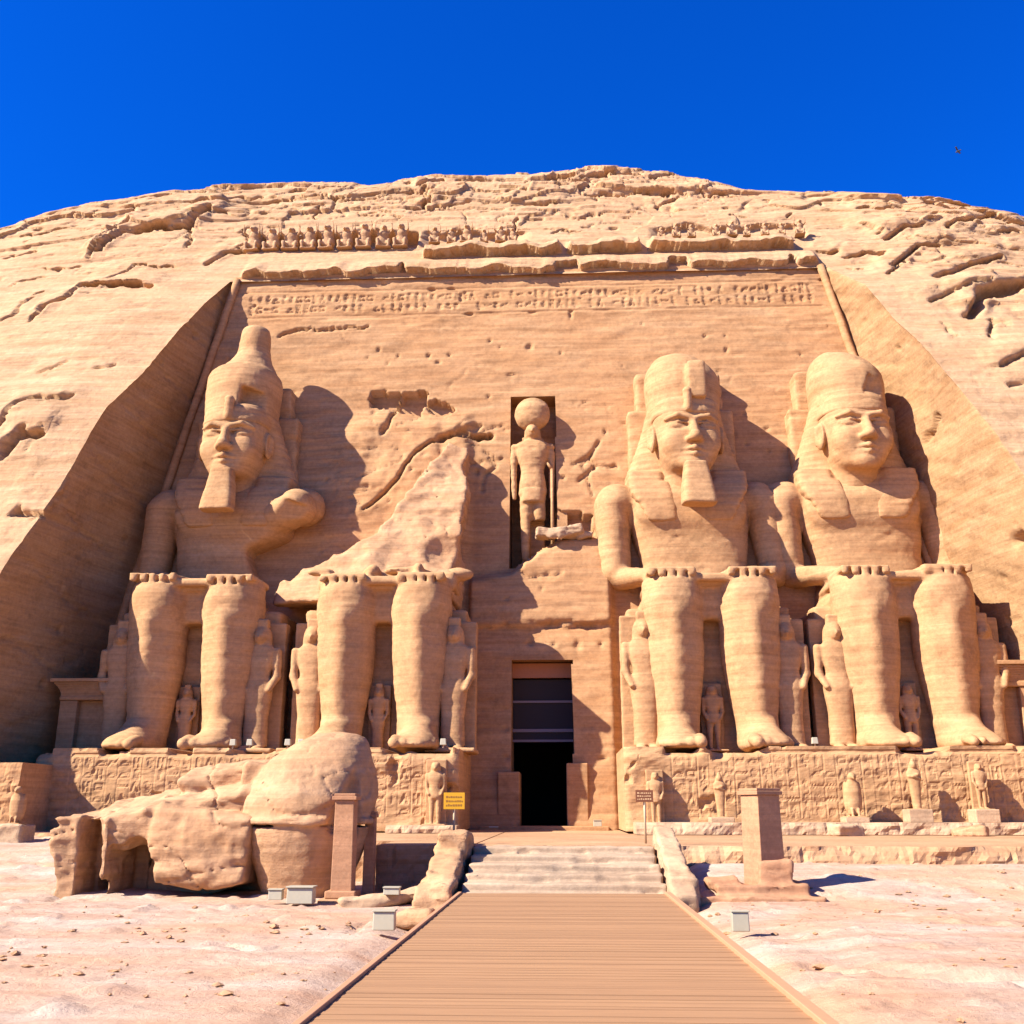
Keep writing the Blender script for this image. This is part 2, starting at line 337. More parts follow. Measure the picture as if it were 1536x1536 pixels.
def cliff_disp(x, z):
    """offset of the rock face along y; negative sticks out"""
    d = fbm(x*.09, z*.09, 3.3, 3, 11)*.75
    d = d*np.where(z > TOP, sstep(0, 4, z-TOP-1)*1.0, 1)*(1-.85*np.exp(-np.maximum(np.where(x < 0, xe(z, -1)-x, x-xe(z, 1))-1, 0)/4))
    dd_ = np.maximum(np.where(x < 0, xe(z, -1)-x, x-xe(z, 1))-1.2, 0); near = np.exp(-dd_/3.5)*(z < TOP+1)
    upper = sstep(31.5, 34.5, z)
    right = sstep(17, 23, x)*sstep(20, 27, z)
    rough = np.clip(0.25+0.75*upper+0.6*right-0.15*near, 0.12, 1.2)
    # strata ledges: protruding lip, receding below
    tz = z+fbm(x*.06, z*.15, 1.7, 3, 23)*1.3+0.02*x + np.where(x > 14, (x-14)*.26*sstep(20, 30, z), 0)
    for per, amp, s in ((3.1, .6, 1), (1.25, .30, 2), (0.55, .09, 3)):
        q = tz/per+s*.37; f = q-np.floor(q); k = _h(np.floor(q), np.floor(x*0), np.floor(x*0), 60+s)
        patch = sstep(.0, .35, vn(x*.10/per*2.0, np.floor(q)*3.1, 0, 70+s))
        prof = np.where(f < .10, f/.10, 1-.9*(f-.10)/.90)-.55
        d = d-amp*(0.3+k)*prof*patch*rough
    # blocks between joints
    wx_, wz_ = fbm(x*.35, z*.35, 0, 2, 5)*.35, fbm(x*.35, z*.35, 4, 2, 6)*.3
    b, idv = cells(x*.20+wx_, z*.52+wz_, 9)
    d = d-(idv-.5)*.45*rough+.30*rough*np.clip(1-b/.035, 0, 1)*(idv > .45)
    b, idv = cells(x*.62+wx_, z*1.3+wz_, 19); hi = sstep(34, 37, z)+sstep(19, 22, x)*sstep(22, 27, z)
    d = d-(idv-.5)*.26*np.clip(hi, .12, 1)*rough+.12*np.clip(1-b/.05, 0, 1)*(idv > .6)*np.clip(hi, .2, 1)
    d = d+fbm(x*.5, z*1.9, 0, 5, 31)*.035*(0.5+rough)
    for fr_, a_, s_ in ((1.3, .16, 1), (2.9, .07, 2)):
        q = vn(x*.16*fr_+.2*vn(x, z, 0, 5), z*fr_*1.0+.03*x*fr_+.25*vn(x*.7, z*.7, 0, 6), 0, 80+s_); d = d+a_*np.clip(1-np.abs(q)/.07, 0, 1)*sstep(-.1, .3, vn(x*.3, z*.6, 0, 90+s_))*(.35+rough)
    pit = vn(x*1.2, z*4.6, 0, 44); d = d+np.clip(pit-.78, 0, 1)*1.8*rough
    for pts, c in CR:
        xs = [p[0] for p in pts]; zs = [p[1] for p in pts]
        m = (x > min(xs)-2.5) & (x < max(xs)+2.5) & (z > min(zs)-2.5) & (z < max(zs)+2.8)
        if not m.any(): continue
        xm, zm = x[m], z[m]; wob = fbm(xm*1.6, zm*1.6, 0, 4, 77)*.24
        dd = poly_dist(xm+wob, zm+wob*.8, pts)
        e = c[2]*.6*np.clip(1.3-dd/(c[1]*.55), 0, 1)
        if c[3]:
            d2 = poly_dist(xm+wob, zm-.55*(1+c[3]*.6), pts); e = e-c[3]*.5*np.clip(1.3-d2/(.5+.4*c[3]), 0, 1)
        d[m] += e
    # dressed band with the two mouldings above the facade
    cz = z-fbm(x*.6, 0, 0, 3, 51)*.05
    inx = sstep(-16.4, -15.9, x)*(1-sstep(14.4, 14.9, x))
    band = inx*sstep(TOP-.35, TOP-.05, z)*(1-sstep(31.9, 32.4, z))
    flat = fbm(x*.5, z*1.2, 0, 4, 91)*.06
    d = d*(1-band)+flat*band
    c1 = span_mask(x, COR1, 415); c2 = span_mask(x, COR2, 378)
    rag1 = fbm(x*.9, 0, 2, 4, 52)*.30; rag2 = fbm(x*.8, 0, 5, 4, 53)*.26
    zl = 28.55+rag1*.5
    zl = zl+(1-c1)*.55
    d = d-(.62+.3*rag1)*inx*sstep(zl-.04, zl+.03, cz)*(1-sstep(28.9, 30.3, cz))
    zu = 30.15+rag2*.7
    d = d-(.95+.5*rag2)*c2*inx*sstep(zu-.05, zu+.03, cz)*(1-sstep(zu+.35, zu+1.2, cz))
    # shallow shelf on which the baboons sit
    zb = 31.15
    row = inx*np.maximum(span_mask(x, [(362, 625)], 360), np.maximum(span_mask(x, [(640, 785)], 360, .5)*.45, span_mask(x, [(985, 1222)], 355, .5)*.38))
    d = d+row*1.25*sstep(zb, zb+.06, cz)*(1-sstep(zb+1.45+.3*fbm(x*.7, 0, 1, 3, 54), zb+1.75+.3*fbm(x*.7, 0, 1, 3, 54), cz))
    return d
EL = ([-2, 0, 6.3, 10.5, 13.1, 15.2, 16.65, 18.2, 20.6, 23.9, 26.2, 28.4, 32, 60], [-9.8, -9.2, -6.8, -5.3, -3.95, -3.1, -2.6, -2.0, -.2, 1.7, 3.3, 5.06, 7.4, 25.6])
ER = ([-2, 0, 5, 10, 13.5, 15.65, 18.4, 21.06, 23.1, 25.6, 28.4, 32, 60], [-12, -11, -8.7, -6.3, -4.72, -3.86, -2.35, -.87, .58, 2.03, 5.06, 7.4, 25.6])
def cliff_base(x, z):
    w_ = sstep(-10, 10, x); return np.interp(z, *EL)*(1-w_)+np.interp(z, *ER)*w_
def cliff_y(x, z):
    zt = np.interp(x, SX, SZ); base = cliff_base(x, z)
    side = np.maximum(np.abs(x)-22, 0)*.10
    over = np.clip((z-(zt-1.3))/1.3, 0, 1)
    return base+side+over*over*1.0
ZR = np.concatenate([np.arange(-1.6, 26.9, .125), np.arange(26.9, 33.0, .07)])
NF = 66
def cliff_points(xfun, cols):
    rows = []; X = []
    zr = ZR
    x1 = np.stack([xfun(z, cols) for z in zr]); z1 = np.repeat(zr[:, None], x1.shape[1], 1)
    xt = x1[-1]; zt = np.interp(xt, SX, SZ)
    lo = zr[-1]
    fr = np.linspace(0, 1, NF+1)[1:]
    zt2 = np.maximum(zt, lo+.6)
    x2 = np.repeat(xt[None], NF, 0); z2 = lo+(zt2-lo)[None]*fr[:, None]
    x = np.concatenate([x1, x2]); z = np.concatenate([z1, z2])
    zreal = np.where(zt[None] < lo+.6, np.minimum(z, zt[None]), z)
    y = cliff_y(x, z)+cliff_disp(x, z)
    # squash rows that are above a low skyline back along y
    y = np.where(z > zt[None]+.01, cliff_y(x, np.minimum(z, zt[None]))+(z-zt[None])*3, y); z = np.where(z > zt[None], zt[None]+.02*(z-zt[None]), z)
    z[-1] += fbm(xt*1.3, 0, 0, 3, 93)*.16
    # plateau behind
    for dy, dz in ((1.0, .15), (3, .3), (8, .4), (25, 0), (80, -2)):
        x = np.vstack([x, x[-1:]*1.0]); y = np.vstack([y, y[len(zr)+NF-1:len(zr)+NF]+dy]); z = np.vstack([z, z[len(zr)+NF-1:len(zr)+NF]+dz])
    return x, y, z
def edge_out(z, s):
    """outer edge of the side wall: flares a little towards the viewer"""
    yi = FA+FB*z; x0 = xe(z, s); yo = np.interp(z, *(EL if s < 0 else ER))
    return x0+s*.20*np.maximum(yi-yo, 0)
ucol = np.concatenate([np.arange(0, 16, .125), 16+np.cumsum(np.linspace(.2, 2.2, 36))])
parts = []
xs, ys, zs = cliff_points(lambda z, c: edge_out(z, -1)-c, ucol); parts.append((xs, ys, zs, True))
CL_L = (xs[:, 0].copy(), ys[:, 0].copy(), zs[:, 0].copy())
xs, ys, zs = cliff_points(lambda z, c: edge_out(z, 1)+c, ucol); parts.append((xs, ys, zs, False))
CL_R = (xs[:, 0].copy(), ys[:, 0].copy(), zs[:, 0].copy())
V = []; F = []; off = 0
for x, y, z, fl in parts:
    V.append(np.stack([x, y, z], -1).reshape(-1, 3)); F.append(grid_faces(*x.shape, flip=fl)+off); off += x.size
# piece above the facade
i0 = int(np.searchsorted(ZR, TOP-.25))
cc = np.linspace(0, 1, 420)
xs, ys, zs = cliff_points(lambda z, c: edge_out(z, -1)+(edge_out(z, 1)-edge_out(z, -1))*c, cc)
xs, ys, zs = xs[i0:], ys[i0:], zs[i0:]
V.append(np.stack([xs, ys, zs], -1).reshape(-1, 3)); F.append(grid_faces(*xs.shape)+off)
tag(obj('cliff', np.concatenate(V), np.concatenate(F), M_CLIFF), kind='structure')

# ------------------------------------------------------------------ temple facade
fac = thing('temple_facade', 'tall sandstone facade cut into the cliff behind the four seated giants', 'temple', (0, 0.8, 0))
FO = np.array([0, .8, 0])
fz = np.concatenate([np.arange(-.3, 25.6, .10), np.arange(25.6, 28.6, .055)]); nu = 430
U = np.linspace(0, 1, nu)
X = np.stack([xe(z, -1)+(xe(z, 1)-xe(z, -1))*U for z in fz]); Z = np.repeat(fz[:, None], nu, 1)
D = fbm(X*.25, Z*.8, 0, 4, 101)*.045+fbm(X*1.3, Z*5, 0, 3, 103)*.022
D += np.clip(vn(X*1.9, Z*2.4, 0, 104)-.88, 0, 1)*1.2
q = vn(X*.13+.2*vn(X, Z, 0, 1), Z*1.3, 0, 109); D += .045*np.clip(1-np.abs(q)/.05, 0, 1)*sstep(-.2, .3, vn(X*.3, Z*.4, 0, 110))
rng = random.Random(4)
D += writing(X, Z, -15.6, 14.3, 26.05, 27.35, .42, .65, rng, .085, .10, .9, False)
for zz in (25.9, 27.5): D += .05*np.exp(-((Z-zz)/.05)**2)*(np.abs(X+.6) < 15.3)
def fp(L): return [(float(p[0]), float(p[2])) for p in (on_facade(*q) for q in L)]
wob = fbm(X*1.8, Z*1.8, 0, 4, 105)*.17
for pts, wd, dp in [([(418, 505), (450, 497), (480, 494), (550, 490)], .06, .3),
    ([(545, 770), (560, 760), (600, 720), (620, 685), (650, 662), (735, 653)], .065, .5), ([(665, 655), (700, 650), (735, 655)], .13, .6),
    ([(575, 650), (590, 620)], .12, .35), ([(780, 640), (700, 645)], .05, .1),
    ([(720, 640), (690, 645)], .08, .2), ([(900, 660), (880, 690), (890, 705)], .08, .16), ([(870, 720), (892, 700), (925, 702)], .08, .16),
    ([(885, 745), (880, 715), (870, 700), (888, 680)], .08, .14), ([(855, 700), (875, 690)], .08, .14), ([(725, 680), (745, 700), (728, 712), (720, 740)], .08, .16),
    ([(690, 695), (708, 693), (720, 695)], .08, .14), ([(740, 685), (748, 690)], .08, .14), ([(715, 670), (700, 665)], .07, .12), ([(1340, 600), (1355, 590)], .1, .2)]:
    D += dp*np.exp(-(poly_dist(X+wob, Z+wob, fp(pts))/wd)**2)
for pg, dp in [([(556, 588), (600, 590), (596, 614), (554, 612)], .55), ([(604, 590), (642, 588), (634, 622), (594, 616)], .6), ([(634, 606), (655, 598), (676, 604), (682, 620), (660, 624)], .45)]:
    D += dp*in_poly(X+wob*.6, Z+wob*.6, fp(pg))
rgh = sstep(-11.5, -8.5, X)*(1-sstep(-3.8, -3.2, X))*(1-sstep(19.2, 20.2, Z))*sstep(3, 9, Z)
D -= rgh*(.3+fbm(X*.35+Z*.2, Z*.35-X*.2, 0, 4, 107)*.16-.10*np.clip(1-np.abs(vn(X*.5+Z*.4, Z*.9-X*.3, 0, 111))/.06, 0, 1)+np.maximum(17-Z, 0)*.05)
D += .8*in_poly(X+wob*.5, Z+wob*.5, fp([(836, 764), (890, 772), (890, 802), (836, 800)]))
# broken ledge under the niche and the projecting door surround
inx = sstep(-3.4, -3.2, X)*(1-sstep(3.0, 3.4, X))
zb = np.interp(X+wob, [-3.3, -1.5, -1.2, .2, .9, 3.4], [11.3, 11.5, 11.7, 12.7, 13.2, 13.3])
D -= inx*.62*sstep(0, .5, zb-Z)*(1+.07*fbm(X*.5, Z*.5, 0, 3, 108))
D += inx*.28*(1-sstep(8.72, 8.80, Z+wob*.5)); D += inx*.22*np.exp(-((Z-8.85-wob*.7)/.11)**2)*sstep(-.5, 1, X+vn(X, 0, 0, 3))
D += inx*.12*np.exp(-((Z-11.2-wob)/.07)**2)*(X > -1.3)*(X < 1)
YF = FA+FB*Z+D
XC = (X[:-1, :-1]+X[1:, 1:])/2; ZC = (Z[:-1, :-1]+Z[1:, 1:])/2
nB, nT = 11.6, 20.8; nL, nR = -1.52, .72
jz = 2.35
door = ((XC > -1.36) & (XC < 1.32) & (ZC < 7.25) & (ZC > jz)) | ((XC > -1.0) & (XC < 1.02) & (ZC > 0) & (ZC < jz+.1))
nich = (XC > nL) & (XC < nR) & (ZC < nT) & (ZC > np.maximum(nB, np.interp(XC, [-1.5, -1.2, .2, .9], [11.5, 11.75, 12.75, 13.2])-.1))
obj('wall', np.stack([X, YF, Z], -1).reshape(-1, 3)-FO, grid_faces(*X.shape, keep=~(door | nich)), M_FAC, fac)
# niche and doorway linings
def lining(x0, x1, z0, z1, y0a, y0b, y1, t=.5):
    """open-fronted box: walls t thick, y0a/y0b front at bottom/top"""
    b = MB()
    for xa, xb in ((x0-t, x0-.02), (x1+.02, x1+t)):
        b.hexa([(xa, y0a, z0), (xb, y0a, z0), (xb, y1, z0), (xa, y1, z0), (xa, y0b, z1), (xb, y0b, z1), (xb, y1, z1), (xa, y1, z1)])
    b.box(x0-t, x1+t, y0b, y1, z1+.01, z1+t); b.box(x0-t, x1+t, y0a, y1, z0-t, z0-.01)
    b.box(x0-t, x1+t, y1, y1+.3, z0-t, z1+t)
    for k in range(len(b.v)): b.v[k] = tuple(np.array(b.v[k])-FO)
    return b
lining(nL, nR, nB, nT, FA+FB*nB+.12, FA+FB*nT+.16, FA+FB*nT+1.5).build('niche', M_FAC, fac)
b = MB()
b.hexa([(-1.9, 1.25, jz), (-1.38, 1.25, jz), (-1.38, 4.2, jz), (-1.9, 4.2, jz), (-1.9, 2.1, 7.3), (-1.38, 2.1, 7.3), (-1.38, 4.2, 7.3), (-1.9, 4.2, 7.3)])
b.hexa([(1.34, 1.25, jz), (1.9, 1.25, jz), (1.9, 4.2, jz), (1.34, 4.2, jz), (1.34, 2.1, 7.3), (1.9, 2.1, 7.3), (1.9, 4.2, 7.3), (1.34, 4.2, 7.3)])
b.box(-1.9, 1.9, 2.12, 4.2, 7.27, 7.8)
for k in range(len(b.v)): b.v[k] = tuple(np.array(b.v[k])-FO)
b.build('doorway', M_FAC, fac)
for q in ((-1.9, -.98, jz), (1.0, 1.9, jz+.35)):
    b = MB(); b.box(q[0], q[1], -.25, 1.8, -.2, q[2]); b.build('door_jamb', M_FAC, fac, .04)
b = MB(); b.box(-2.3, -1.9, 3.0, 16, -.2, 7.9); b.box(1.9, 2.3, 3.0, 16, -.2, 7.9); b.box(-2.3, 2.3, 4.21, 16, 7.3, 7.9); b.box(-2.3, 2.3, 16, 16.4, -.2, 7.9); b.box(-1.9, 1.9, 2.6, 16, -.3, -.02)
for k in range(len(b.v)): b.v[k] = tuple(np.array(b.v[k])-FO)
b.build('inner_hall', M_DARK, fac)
for zz, hh in ((5.45, .1), (4.15, .14), (3.72, .1)):
    b = MB(); b.box(-1.4, 1.36, 2.9-.8, 3.1-.8, zz, zz+hh); b.build('beam', M_BEAM, fac)
b = MB(); b.box(-1.4, 1.36, 1.9, 2.1, 6.55, 7.2); b.build('lintel_board', plain('rusty lintel board', (.42, .15, .05)), fac)
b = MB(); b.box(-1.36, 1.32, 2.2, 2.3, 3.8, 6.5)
b.build('dark_panel', M_DARK, fac)  # flat panel across the upper doorway in the hall's near-black colour
b = MB(); b.box(-2.6, 2.7, -1.2, .35, -.05, .16); b.build('threshold', M_FAC, fac, .04)
# roll moulding round the facade
def moulding(s):
    b = MB(); pts = []
    for z in np.linspace(0, TOP-.1, 40):
        pts.append((float(xe(z, s))-s*.3+random.Random(int(z*9)).uniform(-.02, .02), FA+FB*z-.12-.8, z))
    b.tube(pts, .2, 10); b.build('roll_moulding', M_FAC, fac, smooth=True)
moulding(-1); moulding(1)
# side walls of the cutting
def side_wall(s, CL):
    ex, ey, ez = CL; n = int(np.searchsorted(ZR, TOP))
    ex, ey, ez = ex[:n], ey[:n], ez[:n]; t = np.linspace(0, 1, 130)[None]
    xi = xe(ez, s); yi = FA+FB*ez+.25
    Xw = xi[:, None]*(1-t)+ex[:, None]*t; Yw = yi[:, None]*(1-t)+ey[:, None]*t; Zw = np.repeat(ez[:, None], 130, 1)
    m = np.sin(np.pi*t)**.35
    d = fbm(Yw*.22, Zw*.22, 0, 2, 201+s)*.22+fbm((Yw+Zw*.4)*.35, (Zw-Yw*.4)*1.8, 0, 4, 203+s)*.045
    if s < 0:
        q = (Zw+Yw*.25)/3.1; d += .10*np.clip(1-np.abs(q-np.round(q)-fbm(Yw*.3, 0, 0, 2, 7)*.1)/.035, 0, 1)
        q = np.exp(-((Yw+4.6)/1.2)**2-((Zw-14.0)/1.1)**2); d += q*fbm(Yw*2, Zw*2, 0, 3, 9)*.5
    else:
        wq = fbm(Yw*2, Zw*2, 0, 3, 12)*.12; q = np.exp(-(poly_dist(Yw+wq, Zw+wq, [(1.0, 16.9), (-.2, 17.7)])/.14)**2); d += q*.35
        q = np.exp(-(poly_dist(Yw, Zw, [(-3.2, 11.2), (-3.6, 11.3)])/.16)**2); d += q*.7
        d += fbm((Yw-Zw)*.3, (Zw+Yw)*1.6, 0, 3, 8)*.03
    d += np.clip(vn(Yw*1.7, Zw*1.7, 0, 205)-.85, 0, 1)*.8
    Xw = Xw+s*d*m
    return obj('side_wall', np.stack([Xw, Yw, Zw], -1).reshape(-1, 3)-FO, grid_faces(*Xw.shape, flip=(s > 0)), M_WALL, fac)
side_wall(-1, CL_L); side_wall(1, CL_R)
#@@SECTION2
# ------------------------------------------------------------------ solid carving: signed distance volumes meshed by surface nets
class Vol:
    def __init__(s, lo, hi, h):
        s.lo = np.array(lo, float); s.h = h; s.n = np.ceil((np.array(hi)-s.lo)/h).astype(int)+1
        s.ax = [s.lo[i]+h*np.arange(s.n[i]) for i in range(3)]
        s.v = np.full(s.n, 9.0, np.float32)
    def _sub(s, bb, pad):
        if bb is None: sl = [slice(0, n) for n in s.n]
        else:
            sl = []
            for i in range(3):
                a = int(np.floor((bb[i]-pad-s.lo[i])/s.h)); b = int(np.ceil((bb[3+i]+pad-s.lo[i])/s.h))+1
                sl.append(slice(max(a, 0), max(min(b, s.n[i]), 0)))
        X = s.ax[0][sl[0]][:, None, None]; Y = s.ax[1][sl[1]][None, :, None]; Z = s.ax[2][sl[2]][None, None, :]
        return tuple(sl), X, Y, Z
    def add(s, prim, k=0.1):
        fn, bb = prim; sl, X, Y, Z = s._sub(bb, .35+k); v = s.v[sl]
        if v.size == 0: return s
        d = fn(X, Y, Z); hh = np.clip(.5+.5*(v-d)/max(k, 1e-4), 0, 1); s.v[sl] = v*(1-hh)+d*hh-k*hh*(1-hh); return s
    def cut(s, prim, k=0.05):
        fn, bb = prim; sl, X, Y, Z = s._sub(bb, .2+k); v = s.v[sl]
        if v.size == 0: return s
        d = -fn(X, Y, Z); hh = np.clip(.5-.5*(v-d)/max(k, 1e-4), 0, 1); s.v[sl] = v*(1-hh)+d*hh+k*hh*(1-hh); return s
    def warp(s, fn):
        X, Y, Z = (s.ax[0][:, None, None], s.ax[1][None, :, None], s.ax[2][None, None, :])
        s.v = s.v+fn(X, Y, Z).astype(np.float32); return s
    def mesh(s):
        v = s.v.copy()
        for a in range(3):
            ix = [slice(None)]*3
            for e in (0, -1):
                ix[a] = e; v[tuple(ix)] = np.maximum(v[tuple(ix)], .01)
        sg = v < 0
        c = np.zeros(np.array(v.shape)-1, np.int8)
        for a in (0, 1):
            for b in (0, 1):
                for d in (0, 1):
                    c += sg[a:a+c.shape[0], b:b+c.shape[1], d:d+c.shape[2]]
        act = (c > 0) & (c < 8); I = np.stack(np.nonzero(act), -1)
        idx = np.full(c.shape, -1, np.int64); idx[act] = np.arange(len(I))
        P = np.zeros((len(I), 3)); W = np.zeros(len(I))
        cor = [(a, b, d) for a in (0, 1) for b in (0, 1) for d in (0, 1)]
        cv = {q: v[I[:, 0]+q[0], I[:, 1]+q[1], I[:, 2]+q[2]] for q in cor}
        for q in cor:
            for a in range(3):
                if q[a]: continue
                r = list(q); r[a] = 1; r = tuple(r); v0, v1 = cv[q], cv[r]; m = (v0 < 0) != (v1 < 0)
                t = np.where(m, v0/(np.where(v0 == v1, 1, v0-v1)), 0)
                pt = np.array(q, float)[None]+np.zeros((len(I), 3)); pt[:, a] = t
                P[m] += pt[m]; W[m] += 1
        P = (P/W[:, None]+I)*s.h+s.lo
        F = []
        for a in range(3):
            b, d = (a+1) % 3, (a+2) % 3
            s0 = [slice(None)]*3; s1 = [slice(None)]*3; s0[a] = slice(0, -1); s1[a] = slice(1, None)
            for q in (b, d): s0[q] = slice(1, -1); s1[q] = slice(1, -1)
            A, B = sg[tuple(s0)], sg[tuple(s1)]
            for sgn in (0, 1):
                m = (A & ~B) if sgn == 0 else (~A & B)
                J = np.stack(np.nonzero(m), -1); J[:, b] += 1; J[:, d] += 1
                def g(db, dd):
                    K = J.copy(); K[:, b] += db; K[:, d] += dd; return idx[K[:, 0], K[:, 1], K[:, 2]]
                q = np.stack([g(-1, -1), g(0, -1), g(0, 0), g(-1, 0)], -1)
                if sgn: q = q[:, ::-1]
                F.append(q)
        return P, np.concatenate(F)
def normals(P, F):
    a = P[F[:, 2]]-P[F[:, 0]]; b = P[F[:, 3]]-P[F[:, 1]]; n = np.cross(a, b); N = np.zeros_like(P)
    for i in range(4):
        for k in range(3): N[:, k] += np.bincount(F[:, i], n[:, k], len(P))
    return N/(np.linalg.norm(N, axis=1, keepdims=True)+1e-12)
def smooth_mesh(P, F, it=1, w=.5):
    for _ in range(it):
        S = np.zeros_like(P); W = np.zeros(len(P))
        for i in range(4):
            for j in (1, 3):
                o = F[:, (i+j) % 4]; W += np.bincount(F[:, i], minlength=len(P))
                for k in range(3): S[:, k] += np.bincount(F[:, i], P[o, k], len(P))
        P = P*(1-w)+w*S/np.maximum(W, 1)[:, None]
    return P
def weather(P, F, off, amp=1.0, s=0, strata=.05, lump=.07, pit=.25, fine=.02, it=1):
    """erode a carved mesh: layered bedding, soft lumps, small pits"""
    P = smooth_mesh(P, F, it); N = normals(P, F); x, y, z = (P+np.array(off)).T
    h = np.abs(N[:, 2]); side = 1-.7*h
    d = strata*fbm(x*.18, y*.18, z*1.7, 4, 300+s)*side+lump*fbm(x*.55, y*.55, z*.6, 3, 310+s)
    q = vn(x*.15+.3*vn(x, y, z, 3), y*.15, z*1.5+.2*vn(x*.8, y*.8, z*.8, 4), 340+s); d -= strata*.9*np.clip(1-np.abs(q)/.06, 0, 1)*side
    d += -pit*np.clip(vn(x*1.8, y*1.8, z*3.4, 320+s)-.70, 0, 1)+fine*fbm(x*3.1, y*3.1, z*5, 3, 330+s)
    return P+N*(d*amp)[:, None]
# primitives -> (function, bounding box)
def ell(c, r):
    c = np.array(c, float); r = np.array(r, float); m = r.min()
    return (lambda X, Y, Z: (np.sqrt(((X-c[0])/r[0])**2+((Y-c[1])/r[1])**2+((Z-c[2])/r[2])**2)-1)*m, (*(c-r), *(c+r)))
def cap(a, b, ra, rb=None, sc=(1, 1, 1)):
    rb = ra if rb is None else rb; a = np.array(a, float); b = np.array(b, float); sc = np.array(sc, float)
    A, B = a/sc, b/sc; AB = B-A; L = AB@AB+1e-9; mr = max(ra, rb)
    def f(X, Y, Z):
        x, y, z = X/sc[0], Y/sc[1], Z/sc[2]
        t = np.clip(((x-A[0])*AB[0]+(y-A[1])*AB[1]+(z-A[2])*AB[2])/L, 0, 1)
        return (np.sqrt((x-A[0]-t*AB[0])**2+(y-A[1]-t*AB[1])**2+(z-A[2]-t*AB[2])**2)-(ra+(rb-ra)*t))*min(sc)
    return (f, (*(np.minimum(a, b)-mr*sc), *(np.maximum(a, b)+mr*sc)))
def box(c, hf, r=.08, rot=(0, 0, 0), tz=0.0):
    """rounded box; tz narrows it towards the top"""
    c = np.array(c, float); hf = np.array(hf, float)
    from mathutils import Euler
    M = np.array(Euler(rot).to_matrix()); ext = np.abs(M)@hf
    def f(X, Y, Z):
        x, y, z = X-c[0], Y-c[1], Z-c[2]
        if any(rot): x, y, z = (M[0, 0]*x+M[1, 0]*y+M[2, 0]*z, M[0, 1]*x+M[1, 1]*y+M[2, 1]*z, M[0, 2]*x+M[1, 2]*y+M[2, 2]*z)
        k = 1-tz*(z/hf[2]+1)/2
        qx, qy, qz = np.abs(x)/k-hf[0]+r, np.abs(y)/k-hf[1]+r, np.abs(z)-hf[2]+r
        return np.sqrt(np.maximum(qx, 0)**2+np.maximum(qy, 0)**2+np.maximum(qz, 0)**2)+np.minimum(np.maximum(qx, np.maximum(qy, qz)), 0)-r
    return (f, (*(c-ext), *(c+ext)))
def loft(rows, n=2.4, rc=.15, soft=.12):
    """rows: (z, cx, cy, a, b) bottom to top; superelliptic sections"""
    rows = sorted(rows); q = np.array(rows, float); z0, z1 = q[0, 0], q[-1, 0]
    zz = np.linspace(z0, z1, 200); C = [np.interp(zz, q[:, 0], q[:, i]) for i in range(1, 5)]
    w = max(1, int(soft/((z1-z0)/200))); ker = np.ones(2*w+1)/(2*w+1)
    C = [np.convolve(np.pad(c, w, mode='edge'), ker, 'valid') for c in C]
    def f(X, Y, Z):
        cx, cy, a, b = [np.interp(Z, zz, c) for c in C]
        d = (((np.abs(X-cx)/a)**n+(np.abs(Y-cy)/b)**n)**(1/n)-1)*np.minimum(a, b)
        e = np.maximum(Z-z1, z0-Z); 
        return np.minimum(np.maximum(d+rc, e+rc), 0)+np.sqrt(np.maximum(d+rc, 0)**2+np.maximum(e+rc, 0)**2)-rc
    return (f, (min(C[0]-C[2]), min(C[1]-C[3]), z0, max(C[0]+C[2]), max(C[1]+C[3]), z1))
def build(vol, name, m, parent, off, s=0, **kw):
    P, F = vol.mesh(); P = weather(P, F, off, s=s, **kw)
    return obj(name, P, F, m, parent)

# ------------------------------------------------------------------ the four seated giants
PZ = 3.08                                             # pedestal top
LX = 1.58                                             # half distance between shins
def legs(v, knee=7.15, seed=0, sturdy=1.0, thigh_back=5.0):
    for s in (-1, 1):
        x = s*LX; g = sturdy
        v.add(loft([(0.0, x, .75, .86*g, 1.0), (.7, x, .85, .84*g, .95), (1.3, x, 1.05, .88*g, .98), (2.3, x, 1.15, 1.04*g, 1.1), (3.6, x, 1.2, 1.2*g, 1.25), (4.8, x, 1.15, 1.24*g, 1.2),
                    (5.6, x, 1.1, 1.24*g, 1.16), (6.3, x, 1.1, 1.27*g, 1.2), (knee, x, 1.25, 1.22*g, 1.14)], n=2.05, rc=.35, soft=.4), .1)
        v.add(ell((x, .1, 6.15), (.66, .2, .6)), .35)                     # kneecap
        v.add(cap((x, .05, 5.4), (x+s*.05, .25, 1.6), .22, .14), .45)       # shin ridge
        v.add(cap((x, 1.3, knee-1.18), (x*1.02, thigh_back, knee-1.1), 1.15, 1.25, (1, 1, .98)), .3)
        fx = x+s*.12                                                         # foot, toes
        v.add(loft([(0, fx, -.25, .92, 1.95), (.35, fx, -.1, .88, 1.75), (.75, fx, .35, .62, 1.2), (1.25, fx, .8, .6, .85)], n=2.3, rc=.2, soft=.2), .25)
        for q in range(5):
            tx = fx-s*.66+s*q*.35; r = (.21, .165, .16, .15, .14)[q]
            v.add(cap((tx, -1.35+.09*q*q*.5, .30), (tx+s*.02, -2.0+.10*q*q*.55, .17), r+.03, r), .05)
    v.add(box((0, 2.9, knee-.95), (1.5, 2.1, .9), .15), .15)                # kilt between the thighs
    v.add(box((0, .95, knee-.32), (.75, .35, .17), .06), .05)
    v.add(loft([(knee-.35, 0, 2.9, 2.72, 2.75), (knee+.02, 0, 2.9, 2.66, 2.7)], n=6, rc=.08, soft=.02), .12)
